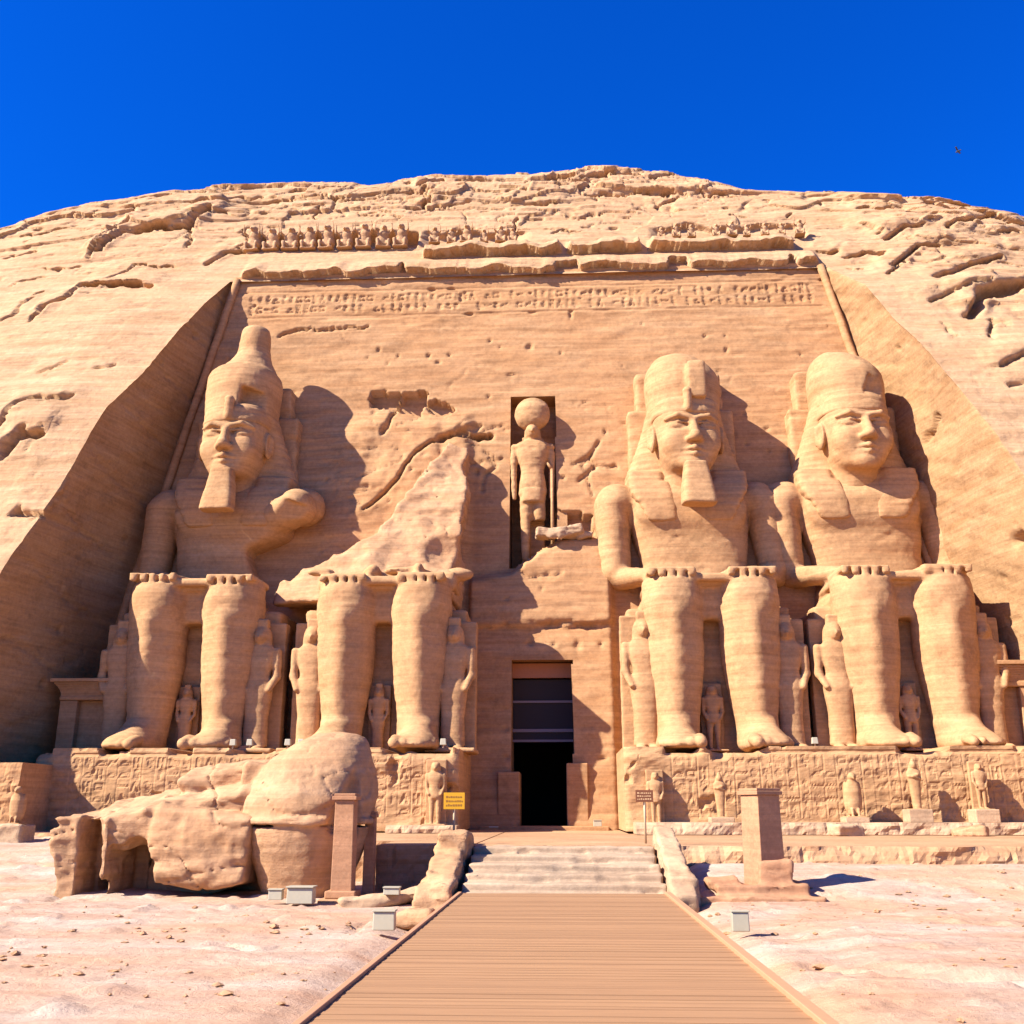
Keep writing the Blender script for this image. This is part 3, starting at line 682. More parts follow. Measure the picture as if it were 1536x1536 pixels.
def hand(v, s, z):
    x = s*(LX+.08)
    v.add(box((x, 1.2, z+.09), (1.02, 1.2, .14), .06), .03)
    for q in range(5):
        fx = x-s*.82+s*q*.41
        v.cut(box((fx+s*.205, -.05, z-.04), (.055, .3, .14), .02), .02); v.add(box((fx, .12, z-.02), (.15, .1, .13), .05), .03)
    v.add(cap((x-s*1.0, 1.8, z+.12), (x-s*.98, .75, z+.08), .22, .15), .05)
YS = .45
class Shift:
    def __init__(s, v, dy, dx=0): s.v = v; s.dy = dy; s.dx = dx
    def add(s, p, k=.1):
        fn, bb = p; s.v.add((lambda X, Y, Z: fn(X-s.dx*np.clip((Z-7)/5, 0, 1), Y-s.dy, Z), (bb[0]-abs(s.dx), bb[1]+s.dy, bb[2], bb[3]+abs(s.dx), bb[4]+s.dy, bb[5])), k)
def torso(v0, knee, right_arm=True, left_arm=True, waist=2.4, dx=0):
    k = knee; v = Shift(v0, YS, dx)
    v.add(loft([(k-.6, 0, 4.6, 2.75, 1.55), (k+.3, 0, 4.5, waist+.05, 1.4), (k+1.3, 0, 4.5, waist, 1.32), (k+2.6, 0, 4.5, waist+.25, 1.4), (k+3.8, 0, 4.45, 2.75, 1.5),
                (k+4.5, 0, 4.5, 2.85, 1.5), (k+5.05, 0, 4.55, 2.8, 1.3), (k+5.5, 0, 4.6, 2.0, 1.1)], n=3.0, rc=.2, soft=.35), .08)
    for s in (-1, 1):
        v.add(ell((s*1.2, 3.15, k+3.75), (1.2, .30, .75)), .4)             # breast
        on = right_arm if s < 0 else left_arm
        v.add(ell((s*3.2, 4.5, k+4.45), (1.0, 1.1, .92)), .18)           # shoulder
        if on:
            v.add(cap((s*3.5, 4.4, k+4.2), (s*3.62, 4.3, k+1.1), .84, .72, (1, 1.25, 1)), .1)
            v.add(cap((s*3.45, 4.3, k+.75), (s*(LX+.35), 1.4, k+.28), .66, .42, (1, 1, .8)), .12)
            hand(v0, s, k)
    v.add(ell((0, 4.6, k+5.6), (1.2, 1.1, .9)), .4)
def bk(v, n, m, t, off, s, **k):
    o = build(v, n, m, t, off, s, **k); o.location.y += YS; o.location.x += DX[int(np.argmin([abs(off[0]-q) for q in SCX]))]; o.location.z -= .85
    if n in ('head', 'beard'):
        a_ = R((-2, 0, 7, 7)[int(np.argmin([abs(off[0]-q) for q in SCX]))]); o.rotation_euler.z = a_; o.location.x += 3.6*math.sin(a_); o.location.y += 3.6*(1-math.cos(a_))
    if n == 'crown': kz = 1.2 if s == 4 else 1.28; o.scale.z = kz; o.location.z -= (kz-1)*16.2
    return o
def colossus(cx, seed, label, crown='broken', beard=True, left_arm=True, dx=0, knee=7.15, sturdy=1.0, fore_beard=1.0):
    dx = DX[SCX.index(cx)]
    t = thing('seated_colossus', label, 'statue', (cx, -2.5, PZ), 'giant seated kings on the pedestals')
    off = (cx, -2.5, PZ)
    v = Vol((-4.9, -2.6, -.15), (4.9, 7.2, knee+6.8), .095)
    legs(v, knee, seed, sturdy); torso(v, knee, True, left_arm, dx=dx)
    if not left_arm:                                                      # broken arm: shoulder stump and scarred flank
        v.add(cap((2.3, 4.2, knee+3.7), (3.35, 3.9, knee+4.15), .8, .86, (1, 1.35, 1)), .1); v.cut(box((3.7, 2.5, knee+3.1), (1.3, .9, .75), .06, (R(20), R(18), R(20))), .04)
        v.cut(box((3.4, 4.3, knee+1.2), (1.9, 2.4, 1.75), .3, (0, R(-22), 0)), .25)
        hand(v, 1, knee-.1)
    fb = np.array(off)
    v.warp(lambda X, Y, Z: .035*vn((X+fb[0])*.5, Y*.5, Z*.5, seed)+.02*np.clip(vn(X*.9, Y*.9, Z*1.5, seed+8), 0, 1))
    build(v, 'body', M_STAT, t, off, seed, strata=.016, lump=.018, pit=.15, fine=.014, it=0)
    # throne and back pillar
    v = Vol((-3.9, 1.2, -.1), (3.9, 8.2, 17.2), .12)
    v.add(box((0, 4.9, 2.95), (3.45, 3.2, 3.05), .1), .02)
    v.add(box((dx, 6.9, 8.2), (2.55, 1.6, 8.2), .15), .1); v.add(box((0, 7.2, 5.5), (3.4, 1.2, 3.6), .1), .1)
    v.cut(box((-3.45, 4.6, 3), (.09, 2.2, 2.4), .02), .02); v.cut(box((3.45, 4.6, 3), (.09, 2.2, 2.4), .02), .02)
    build(v, 'throne', M_STAT, t, off, seed+5)
    # head
    K = knee-7.15; hz = K+15.0; hy = 3.35
    v = Vol((-2.1, .9, 12.6+K), (2.1, 5.3, 17.4+K), .055)
    H = lambda x, y, z: (x, hy+y, hz+z)
    v.add(loft([(hz-1.62, 0, hy-.35, .75, .85), (hz-1.3, 0, hy-.25, 1.05, 1.12), (hz-.7, 0, hy-.05, 1.36, 1.38), (hz+.1, 0, hy, 1.5, 1.45), (hz+.8, 0, hy, 1.52, 1.42), (hz+1.9, 0, hy+.1, 1.5, 1.4)], n=2.5, rc=.3, soft=.35), .1)
    v.add(ell(H(0, -1.12, -1.38), (.55, .38, .36)), .2)                    # chin
    for s in (-1, 1):
        v.add(ell(H(s*.78, -.98, -.35), (.55, .42, .55)), .25)             # cheek
        v.cut(ell(H(s*.66, -1.50, .42), (.54, .34, .27)), .1)             # eye socket
        v.add(ell(H(s*.66, -1.18, .36), (.42, .18, .16)), .03)            # eyeball
        v.add(cap(H(s*.26, -1.36, .50), H(s*.68, -1.33, .56), .055, .06), .05); v.add(cap(H(s*.68, -1.33, .56), H(s*1.14, -1.10, .42), .06, .045), .05)
        v.add(cap(H(s*.26, -1.36, .24), H(s*1.1, -1.12, .26), .045, .04), .05)
        v.add(cap(H(s*.2, -1.46, .72), H(s*.72, -1.42, .84), .10, .10), .12); v.add(cap(H(s*.72, -1.42, .84), H(s*1.22, -1.1, .70), .10, .07), .12)
        v.add(ell(H(s*.22, -1.52, -.34), (.20, .24, .16)), .1)             # nostril
        v.cut(ell(H(s*.16, -1.70, -.50), (.08, .14, .07)), .04)
        v.cut(ell(H(s*.52, -1.44, -.91), (.09, .14, .07)), .06)             # mouth corner
        v.add(ell(H(s*1.62, -.05, .12), (.17, .42, .66)), .1)              # ear
        v.cut(ell(H(s*1.76, -.2, .18), (.12, .22, .40)), .06)
        v.add(cap(H(s*1.74, .12, .55), H(s*1.72, .2, -.2), .10, .08), .06)
    v.add(cap(H(0, -1.42, .60), H(0, -1.72, -.22), .15, .22), .16); v.add(ell(H(0, -1.74, -.28), (.24, .24, .2)), .12)
    v.add(cap(H(-.46, -1.32, -.80), H(0, -1.52, -.74), .085, .13), .06); v.add(cap(H(.46, -1.32, -.80), H(0, -1.52, -.74), .085, .13), .06)
    v.add(cap(H(-.38, -1.30, -1.0), H(0, -1.46, -1.02), .085, .13), .06); v.add(cap(H(.38, -1.30, -1.0), H(0, -1.46, -1.02), .085, .13), .06)
    v.cut(cap(H(-.5, -1.50, -.90), H(.5, -1.50, -.90), .05), .03)
    v.add(cap(H(0, .5, -1.2), H(0, .9, -2.3), 1.1, 1.2), .3)               # neck
    bk(v, 'head', M_STAT, t, off, seed+1, strata=.012, lump=.015, pit=.06, fine=.006, it=0)
    # striped cloth headdress with lappets on the chest
    v = Vol((-3.6, 1.3, 10.3+K), (3.6, 6.9, 17.4+K), .085)
    v.add(loft([(hz-3.0, 0, 4.9, 2.75, 1.0), (hz-2.3, 0, 4.75, 2.98, 1.1), (hz-1.2, 0, 4.7, 2.72, 1.15), (hz-.1, 0, 4.65, 2.3, 1.15), (hz+1.0, 0, 4.4, 1.92, 1.3), (hz+1.7, 0, 4.1, 1.74, 1.55), (hz+2.05, 0, 4.0, 1.62, 1.6)], n=2.6, rc=.2, soft=.4), .1)
    v.add(loft([(hz+.98, 0, 3.5, 1.58, 1.60), (hz+1.35, 0, 3.58, 1.60, 1.62), (hz+2.0, 0, 3.8, 1.5, 1.55)], n=2.4, rc=.1, soft=.1), .05)     # brow band
    for s in (-1, 1):
        v.add(loft([(hz-3.9, s*1.25, 3.05, .66, .24), (hz-3.2, s*1.4, 3.0, .78, .28), (hz-2.4, s*1.7, 3.35, 1.0, .5), (hz-1.3, s*1.95, 4.1, .8, .7)], n=5, rc=.15, soft=.3), .15)
    v.cut(loft([(hz-1.9, 0, 2.2, 1.35, 1.3), (hz+.9, 0, 2.2, 1.62, 1.4)], n=4, rc=.1), .1)
    v.add(ell((0, 4.4, hz-2), (1.6, 1.2, 1.2)), .2)
    if seed != 3: v.add(cap((0, 1.9, hz+1.2), (0, 1.95, hz+2.0), .16, .24), .1)      # stump of the brow cobra
    v.warp(lambda X, Y, Z: .010*np.sin(Z*2*np.pi/.36)*(np.abs(X) > 1.2)*(np.asarray(Y) < 9))
    bk(v, 'headdress', M_STAT, t, off, seed+2, strata=.014, lump=.015, pit=.2, fine=.012, it=0)
    # crown
    v = Vol((-2.3, 1.6, 16.2+K), (2.3, 6.6, 22.2+K), .085)
    cz = K+16.9
    if crown == 'full':
        v.add(loft([(cz-.62, 0, 3.72, 1.66, 1.72), (cz-.3, 0, 3.95, 1.70, 1.75), (cz+.8, 0, 4.0, 1.78, 1.8), (cz+1.4, 0, 4.05, 1.80, 1.82), (cz+1.75, 0, 4.1, 1.62, 1.64)], n=2.2, rc=.25, soft=.3), .05)
        v.add(loft([(cz+1.4, .0, 4.1, 1.66, 1.7), (cz+1.9, .1, 4.15, 1.35, 1.4), (cz+2.3, .2, 4.2, 1.0, 1.02), (cz+2.7, .25, 4.2, .80, .82), (cz+3.3, .3, 4.2, .74, .74), (cz+3.95, .3, 4.2, .66, .66)], n=2.1, rc=.3, soft=.3), .2)
        v.cut(box((1.0, 2.4, cz+.15), (.7, .5, .42), .08, (0, R(12), 0)), .05)
    elif crown == 'round':
        v.add(loft([(cz-.62, 0, 3.72, 1.66, 1.72), (cz-.3, 0, 3.95, 1.70, 1.75), (cz+.8, 0, 4.0, 1.78, 1.8), (cz+1.25, -.1, 4.05, 1.66, 1.7), (cz+1.6, -.2, 4.1, 1.35, 1.4), (cz+1.88, -.35, 4.1, .85, .95)], n=2.2, rc=.3, soft=.35), .05)
        v.cut(box((1.75, 2.9, cz+1.95), (.6, 1.6, .45), .04, (0, R(24), 0)), .04)
        v.add(box((.45, 2.1, cz+.4), (.42, .3, .7), .08), .08)
    else:
        v.add(loft([(cz-.62, 0, 3.72, 1.66, 1.72), (cz-.3, 0, 3.95, 1.70, 1.75), (cz+.8, 0, 4.0, 1.76, 1.8), (cz+1.2, -.1, 4.1, 1.6, 1.66), (cz+1.6, -.3, 4.2, 1.3, 1.35), (cz+1.88, -.45, 4.2, .85, .95)], n=2.2, rc=.35, soft=.4), .05)
        v.cut(ell((1.1, 2.2, cz+.1), (.6, .5, .42)), .1); v.cut(box((1.65, 2.6, cz+1.45), (.75, 1.6, .42), .04, (0, R(40), 0)), .04); v.cut(box((.75, 2.0, cz+.15), (.3, .5, .42), .03, (0, R(25), 0)), .03)
    v.warp(lambda X, Y, Z: .035*vn(X*.9, Y*.9, Z*.9, seed+40)+.06*np.clip(vn(X*1.3, Y*1.3, Z*2, seed+41)-.1, 0, 1)*(Z > cz+.9))
    bk(v, 'crown', M_STAT, t, off, seed+3, strata=.016, lump=.018, pit=.25, fine=.014, it=0)
    # back pillar strip behind the crown
    v = Vol((-2.9, 4.6, 8.0), (2.9, 8.4, 19.2), .12); v.add(box((dx, 6.5, 12.9), (2.3, 1.1, 4.9+(.6 if crown != 'full' else .3)), .15, tz=.10), .05)
    build(v, 'back_pillar', M_STAT, t, off, seed+4)
    if beard:
        v = Vol((-1.1, .2, 10.4+K), (1.1, 4.2, 14.2+K), .06); fbz = hz-1.5
        v.add(loft([(fbz-2.0, 0, 1.72-.1, .76, .46), (fbz-1.0, 0, 1.85, .66, .45), (fbz+.1, 0, 2.0, .50, .38)], n=5, rc=.07, soft=.1), .03)
        v.add(box((0, 2.6, fbz-.9), (.28, .8, .8), .08), .08)
        bk(v, 'beard', M_STAT, t, off, seed+6, strata=.012, lump=.02, pit=.1, fine=.008)
    return t
SCX = (-14.72, -6.62, 7.10, 15.0)
DX = (.22, 0, -.32, -.5)
colossus(SCX[0], 1, 'seated giant with tall crown, long beard and broken arm beside the shaded side wall', crown='full', left_arm=False)
colossus(SCX[2], 2, 'seated giant with square beard and rounded crown just right of the doorway', crown='round')
colossus(SCX[3], 3, 'seated giant without a beard beside the sunlit right side wall', crown='worn', beard=False, sturdy=1.04)

# second giant: only legs, throne and a tall wedge of its back are left
def ruined():
    cx = SCX[1]; off = (cx, -2.5, PZ); knee = 7.15
    t = thing('ruined_colossus', 'shattered giant left of the doorway, only legs and a jagged wedge of rock remaining', 'statue', off, 'giant seated kings on the pedestals')
    v = Vol((-4.6, -2.6, -.15), (4.6, 7.2, knee+1.8), .095); legs(v, knee, 9)
    for s in (-1, 1): hand(v, s, knee-.12)
    v.add(box((0, 3.6, knee+.05), (3.0, 2.3, .4), .2), .2)
    r = random.Random(3)
    for q in range(26):
        x, y = r.uniform(-3.1, 3.1), r.uniform(.6, 4)
        v.add(ell((x, y, knee+.2+.12*y), (r.uniform(.2, .7), r.uniform(.2, .6), r.uniform(.12, .4))), .1)
    v.cut(ell((-2.6, -.3, knee+.25), (.5, .6, .3)), .1)
    build(v, 'body', M_STAT, t, off, 31, strata=.016, lump=.018, pit=.15, fine=.014, it=0)
    v = Vol((-3.9, 1.2, -.1), (3.9, 8.2, 9.0), .12)
    v.add(box((0, 4.9, 2.95), (3.45, 3.2, 3.05), .1), .02); v.add(box((0, 7.0, 4.5), (3.5, 1.4, 4.4), .1), .1)
    build(v, 'throne', M_STAT, t, off, 35)
    # wedge: plane-bounded block with a sheer right side
    v = Vol((-5.2, -.5, 6.2), (3.9, 8.4, 16.2), .11)
    def wedge(X, Y, Z):
        w1 = X-2.98-.035*(Z-7)-.12*(Y-4)*0                     # sheer right face
        # left slope: climbs to the peak at x=2, z=14.9
        zt = np.interp(X, [-5, -3.4, -2.0, -.9, .3, 1.4, 2.2, 3.1], [7.7, 8.2, 8.9, 9.8, 11.6, 13.6, 14.8, 14.6])
        w2 = (Z-zt)*.75
        w3 = -(Y-(1.3+(Z-7.2)*.47+np.maximum(-X-1.0, 0)*.35))*.9           # front slopes back
        n = .16*vn(X*.5+Z*.2, Y*.5, Z*.5-X*.3, 401)+.13*np.abs(vn(X*1.1+Z*.5, Y*1.1, Z*1.2-X*.6, 402))-.10*np.clip(1-np.abs(vn(X*.8+Z*.7, Y*.8, Z*.8-X*.7, 403))/.05, 0, 1)*-1
        b = .16*np.abs((((Z*.8+X*.9+2*vn(X*.4, Y*.4, Z*.4, 5))*.55) % 1)-.5)
        return np.maximum(np.maximum(w1, w2), np.maximum(w3, 6.4-Z))+n+b
    v.add((wedge, None), .05)
    v.cut(ell((2.4, 1.6, 8.8), (1.1, 1.0, 1.0)), .3)
    build(v, 'broken_back', M_ROCK, t, off, 37, strata=.03, lump=.03, pit=.3, fine=.03, it=0)
ruined()

# ------------------------------------------------------------------ pedestals with sunk writing
def relief_block(X, Z, Yf, yb):
    """front grid joined to a flat back"""
    nr, nc = X.shape; A = np.stack([X, Yf, Z], -1).reshape(-1, 3); V = [A]; F = [grid_faces(nr, nc)]; off = len(A)
    def strip(ix, flip):
        nonlocal off
        P = A[ix].copy(); Q = P.copy(); Q[:, 1] = yb; V.append(P); V.append(Q); n = len(ix)
        i = np.arange(n-1); q = np.stack([off+i, off+i+1, off+n+i+1, off+n+i], -1); F.append(q[:, ::-1] if flip else q); off += 2*n
    I = np.arange(nr*nc).reshape(nr, nc)
    strip(I[-1], False); strip(I[0], True); strip(I[:, 0], False); strip(I[:, -1], True)
    return np.concatenate(V), np.concatenate(F)
def pedestal(x0, x1, label, seed, areas, loc):
    zz = np.arange(.05, PZ+.01, .055); zz = np.append(zz, PZ+.005); xx = np.arange(x0, x1+.01, .055)
    X, Z = np.meshgrid(xx, zz); r = random.Random(seed)
    D = fbm(X*.4, Z*1.1, 0, 4, 500+seed)*.07+fbm(X*2, Z*4, 0, 3, 503+seed)*.02
    D += writing(X, Z, *areas, .46, .44, r, .036, .11, .9, True)
    D += .06*np.exp(-((Z-areas[3]-.08)/.05)**2)*(X > areas[0])*(X < areas[1])
    edge = 1-sstep(0, .45, PZ-Z)
    chip = np.clip(fbm(X*.8, Z*.3, 0, 4, 507+seed)-.12, 0, 1)
    D += edge*(.06+chip*.7)
    D += .18*np.exp(-(np.minimum(X-x0, x1-X)/.12))
    D += np.clip(fbm(X*.9, Z*.9, 3, 3, 509+seed)-.8, 0, 1)*1.0
    Zw = Z-edge*chip*.35*(Z > PZ-.2)
    V, F = relief_block(X, Zw, -4.6+D, 2.5)
    o = thing('pedestal', label, 'pedestal', loc, 'pedestals under the giants')
    obj('block', V-np.array(loc), F, M_STAT, o, smooth=False)
    return o
pedestal(-19.4, -3.07, 'carved stone pedestal under the two giants left of the doorway', 1, (-17.9, -3.9, .55, 2.75), (-11, -4.5, .05))
pedestal(3.13, 19.8, 'carved stone pedestal under the two giants right of the doorway', 2, (4.9, 19.2, .5, 2.8), (11, -4.5, .05))

# ------------------------------------------------------------------ ground sheet, terrace
def ground_z(x, y):
    z = np.full(x.shape, -1.08)
    right = sstep(3.0, 4.2, x)*sstep(-25, -22, y)+0*x
    slope = np.interp(y, [-60, -23.5, -21.5, -18.6, -17.4, 0], [-1.08, -1.05, -.95, -.52, -.42, -.4])
    z = z*(1-right)+slope*right
    lft = 1-sstep(-9.5, -7.5, x)
    slope = np.interp(y, [-60, -21, -15.0, -11, -6, 0], [-1.08, -1.05, -.8, -.35, .0, .05])
    z = z*(1-lft)+slope*lft
    return z
gx = np.concatenate([-np.cumsum(np.geomspace(.3, 260, 46))[::-1]-24, np.arange(-24, 24.01, .11), 24+np.cumsum(np.geomspace(.3, 260, 46))])
gy = np.concatenate([-46-np.cumsum(np.geomspace(.4, 260, 40))[::-1], np.arange(-46, -30, .10), np.arange(-30, -3.9, .09), [-2, 2, 8, 20, 60, 200, 1500]])
X, Y = np.meshgrid(gx, gy)
Z = ground_z(X, Y)
nearm = np.exp(-np.maximum(np.abs(X)-24, 0)/20)
flat = 1-sstep(-2.2, -1.7, X)*(1-sstep(3.3, 3.8, X))*.9
n = fbm(X*.3, Y*.4, 0, 4, 600)*.035+fbm(X*2.2, Y*4.2, 0, 4, 610)*.012
lay = fbm(X*.12, Y*.9, 0, 4, 620); st = (lay*3)-np.floor(lay*3)
n += .035*np.where(st > .85, (1-st)/.15, st/.85)*sstep(-.2, .3, vn(X*.15, Y*.3, 0, 66))
stn = vn(X*3.1, Y*3.1, 0, 630); n += np.clip(stn-.72, 0, .12)*.35
stn = vn(X*1.2, Y*1.6, 0, 631); n += np.clip(stn-.80, 0, .06)*1.0
def gl(L): return [(float(p[0]), float(p[1])) for p in (at_z(a, c, -1.05) for a, c in L)]
gw = fbm(X*.8, Y*.8, 0, 4, 640)*.35
for pts, wd, dp in [([(340, 1412), (385, 1418), (425, 1414)], .12, .12), ([(255, 1420), (290, 1418)], .1, .10), ([(1230, 1440), (1330, 1462), (1420, 1470), (1536, 1478)], .10, .13),
                    ([(1165, 1403), (1240, 1401)], .12, .10), ([(40, 1465), (70, 1468)], .08, .08), ([(140, 1470), (180, 1466)], .08, .08), ([(520, 1395), (560, 1378)], .08, .08), ([(60, 1352), (130, 1340)], .1, .1), ([(1360, 1372), (1460, 1368)], .08, .08)]:
    dd = poly_dist(X+gw*.5, Y+gw, gl(pts)); n -= dp*np.clip(1.4-dd/wd, 0, 1)
wst = gl([(1180, 1430), (1330, 1455), (1420, 1462), (1700, 1478)]); yl = np.interp(X, [p[0] for p in wst], [p[1] for p in wst])+gw*.6
n += .10*sstep(-.05, .12, Y-yl)*(1-sstep(3.5, 7, Y-yl))*sstep(4.2, 5.2, X)
Z = Z+n*flat*nearm-(1-flat)*.12
tag(obj('ground', np.stack([X, Y, Z], -1).reshape(-1, 3), grid_faces(*X.shape), M_GROUND), kind='structure')

# loose gravel and chips over the forecourt
def ground_at(x, y):
    i = np.clip(np.searchsorted(gx, x)-1, 0, len(gx)-2); j = np.clip(np.searchsorted(gy, y)-1, 0, len(gy)-2)
    a = (x-gx[i])/(gx[i+1]-gx[i]); c = (y-gy[j])/(gy[j+1]-gy[j])
    return Z0[j, i]*(1-a)*(1-c)+Z0[j, i+1]*a*(1-c)+Z0[j+1, i]*(1-a)*c+Z0[j+1, i+1]*a*c
Z0 = Z.copy()
rr = np.random.default_rng(5); n_ = 4200
sx = rr.uniform(-16, 18, n_); sy = rr.uniform(-35, -15.5, n_); clump = vn(sx*.35, sy*.6, 0, 650)+.5*vn(sx*1.3, sy*1.6, 0, 651)
ok = ((sx < -1.6) | (sx > 3.3)) & (clump > rr.uniform(-.6, .9, n_)) & ~((sy > -21.5) & (sx > -13) & (sx < 3.9)); sx, sy = sx[ok], sy[ok]; n_ = len(sx)
oc = np.array([(1, 0, 0), (0, 1, 0), (-1, 0, 0), (0, -1, 0), (0, 0, 1), (0, 0, -1), (.7, .7, .5), (-.7, .7, .5), (-.7, -.7, .5), (.7, -.7, .5)], float)
of = np.array([(0, 6, 4), (6, 1, 4), (1, 7, 4), (7, 2, 4), (2, 8, 4), (8, 3, 4), (3, 9, 4), (9, 0, 4), (0, 1, 6), (1, 2, 7), (2, 3, 8), (3, 0, 9), (1, 0, 5), (2, 1, 5), (3, 2, 5), (0, 3, 5)])
sz = .014+.06*rr.random(n_)**5; Pz = ground_at(sx, sy)
VV = oc[None]*(1+rr.uniform(-.35, .35, (n_, 10, 3)))*sz[:, None, None]*np.stack([rr.uniform(.8, 1.6, n_), rr.uniform(.8, 1.3, n_), rr.uniform(.4, .8, n_)], -1)[:, None]
VV = VV+np.stack([sx, sy, Pz+sz*.15], -1)[:, None]; FF = of[None]+10*np.arange(n_)[:, None, None]
tag(obj('gravel', VV.reshape(-1, 3), FF.reshape(-1, 3), M_ROCK, smooth=False), 'loose chips and gravel strewn over the sandy forecourt', 'gravel', kind='stuff')

def slab(name, x0, x1, yf, yb, z0, z1, seed, m, rough=.08, step=.1):
    xx = np.arange(x0, x1+.001, step); zz = np.linspace(z0, z1, max(3, int((z1-z0)/step)+1)); X, Z = np.meshgrid(xx, zz)
    D = fbm(X*.7, Z*1.5, 0, 4, 700+seed)*rough+.3*rough*fbm(X*4, Z*6, 0, 2, 710+seed)
    co_ = np.abs(((X*.8+np.floor(Z*2.2)*.37) % 1)-.5); D += .05*(co_ > .475)
    D += (1-sstep(0, .15, z1-Z))*(rough*.4+np.clip(fbm(X*.9, 0, 0, 3, 720+seed), 0, 1)*rough*2.2)
    V, F = relief_block(X, Z, yf+D, yb)
    return V, F
V1, F1 = slab('t', -3.7, -1.35, -18.0, 3, -1.2, 0, 1, M_FAC)
V5, F5 = slab('t', -12, -3.7, -14.6, 3, -1.2, -.008, 8, M_FAC)
V2, F2 = slab('t', -1.35, 3.2, -18.02, 3, -1.2, -.004, 2, M_STEP, .02)
V3, F3 = slab('t', 3.2, 24, -17.3, 3, -.7, -.04, 3, M_FAC, .16)
V4, F4 = slab('t', -24, -12, -7.4, 3, -.7, .03, 4, M_FAC, .12)
o = 0; VV = []; FF = []
for v_, f_ in ((V1, F1), (V2, F2), (V3, F3), (V4, F4), (V5, F5)):
    VV.append(v_); FF.append(f_+o); o += len(v_)
tag(obj('terrace', np.concatenate(VV), np.concatenate(FF), M_ROCK, smooth=False), kind='structure')
# plinth course right below the right pedestal, with worn edge
def course(name, label, x0, x1, yf, yb, z0, z1, seed, m, cat, group=None):
    V, F = slab('c', x0, x1, yf, yb, z0, z1, seed, m, .12); loc = np.array([(x0+x1)/2, yf, z0])
    return tag(obj(name, V-loc, F, m, smooth=False), label, cat, group), loc
def put(o_loc):
    o_, loc = o_loc; o_.location = Vector(loc); return o_
put(course('stone_kerb', 'long low weathered stone ledge along the foot of the right pedestal', 3.4, 19.6, -6.3, -4.4, -.02, .38, 5, M_PALE, 'ledge'))
put(course('stone_kerb', 'low stone ledge along the foot of the left pedestal beside the stairs', -5.6, -3.0, -5.6, -4.4, .01, .27, 6, M_PALE, 'ledge'))
#@@SECTION3
# ------------------------------------------------------------------ stairs and their flanking walls
def move(o, loc): o.location = Vector(loc); return o
v = Vol((-2.4, -2.3, -.4), (2.5, 2.3, 1.3), .045)
for k in range(6): v.add(box((.02, (-1.95+.66*k+2.2)/2, .5*((k+1)*.163)-.1), (2.14, (2.2-(-1.95+.66*k))/2, .5*((k+1)*.163)+.1), .03), .01)
v.warp(lambda X, Y, Z: .02*fbm(X*1.2, Y*1.5, Z*2, 4, 820)+.05*np.clip(vn(X*2.2, Y*1.5, Z*1.5, 822)-.3, 0, 1))
P, F = v.mesh(); st = obj('stone_steps', P, F, M_STEP); st.location = (.82, -20.0, -.985)
tag(st, 'broad pale worn limestone steps rising from the boardwalk to the doorway', 'steps')
def rocky(name, label, cat, lo, hi, prims, loc, m, seed, h=.05, group=None, parent=None, cuts=(), k=.08, noise=.06, **kw):
    v = Vol(lo, hi, h)
    for p in prims: v.add(p, k)
    for p in cuts: v.cut(p, .04)
    if noise: v.warp(lambda X, Y, Z: noise*fbm((X+loc[0])*1.3, (Y+loc[1])*1.3, (Z+loc[2])*2.0, 4, 800+seed))
    a = dict(strata=.02, lump=.03, pit=.15, fine=.012, it=0); a.update(kw)
    P, F = v.mesh(); P = weather(P, F, loc, s=seed, **a)
    o = obj(name, P, F, m, parent)
    if parent is None: o.location = Vector(loc); tag(o, label, cat, group)
    return o
rocky('ramp_wall', 'lit rough stair wall left of the steps under the yellow sign', 'stair wall', (-.8, -2.4, -.4), (.8, 2.4, 2.0),
      [box((.1, 1.2, .65), (.36, .75, .75), .08), box((0, -.2, .45), (.34, 1.9, .42), .08, (R(17), 0, 0)), box((-.05, -.9, .1), (.4, 1.2, .35), .06)], (-1.78, -20.0, -1.1), M_ROCK, 1, noise=.10)
rocky('ramp_wall', 'long low stair wall sloping down on the right of the steps', 'stair wall', (-.8, -2.6, -.4), (.8, 2.8, 1.9),
      [box((0, .3, .52), (.24, 2.3, .42), .06, (R(16), 0, 0)), box((.02, .6, .2), (.3, 2.0, .4), .05)], (3.28, -20.2, -1.1), M_PALE, 2, noise=.05)

# ------------------------------------------------------------------ boardwalk
WX0, WX1, WZ = -1.27, 2.92, -.80
b = MB(); r = random.Random(5); pl = []; y = -50.0
while y < -22.0:
    d = r.uniform(-.004, .004); b.box(WX0+.05, WX1-.05, y, y+.108, WZ-.05+d, WZ+d); pl += [r.random()]*8; y += .115
walk = thing('boardwalk', 'long wooden plank walkway leading up to the steps', 'walkway', (.8, -36, WZ))
for i in range(len(b.v)): b.v[i] = (b.v[i][0]-.8, b.v[i][1]+36, b.v[i][2]-WZ)
dk = b.build('deck', M_WOOD, walk)
at = dk.data.attributes.new('plank', 'FLOAT', 'POINT'); at.data.foreach_set('value', np.array(pl[:len(dk.data.vertices)], np.float32))
for s, x0, x1 in ((0, WX0-.03, WX0+.04), (1, WX1-.06, WX1+.05)):
    b = MB(); b.box(x0-.8, x1-.8, -14, 14.0, -.24, .035 if s == 0 else .05); b.build('edge_board', M_EDGE, walk, .008)
b = MB()
for yy in np.arange(-13.5, 14, 1.6): b.box(WX0-.8+.1, WX1-.8-.1, yy, yy+.1, -.27, -.06)
b.build('joists', M_EDGE, walk)

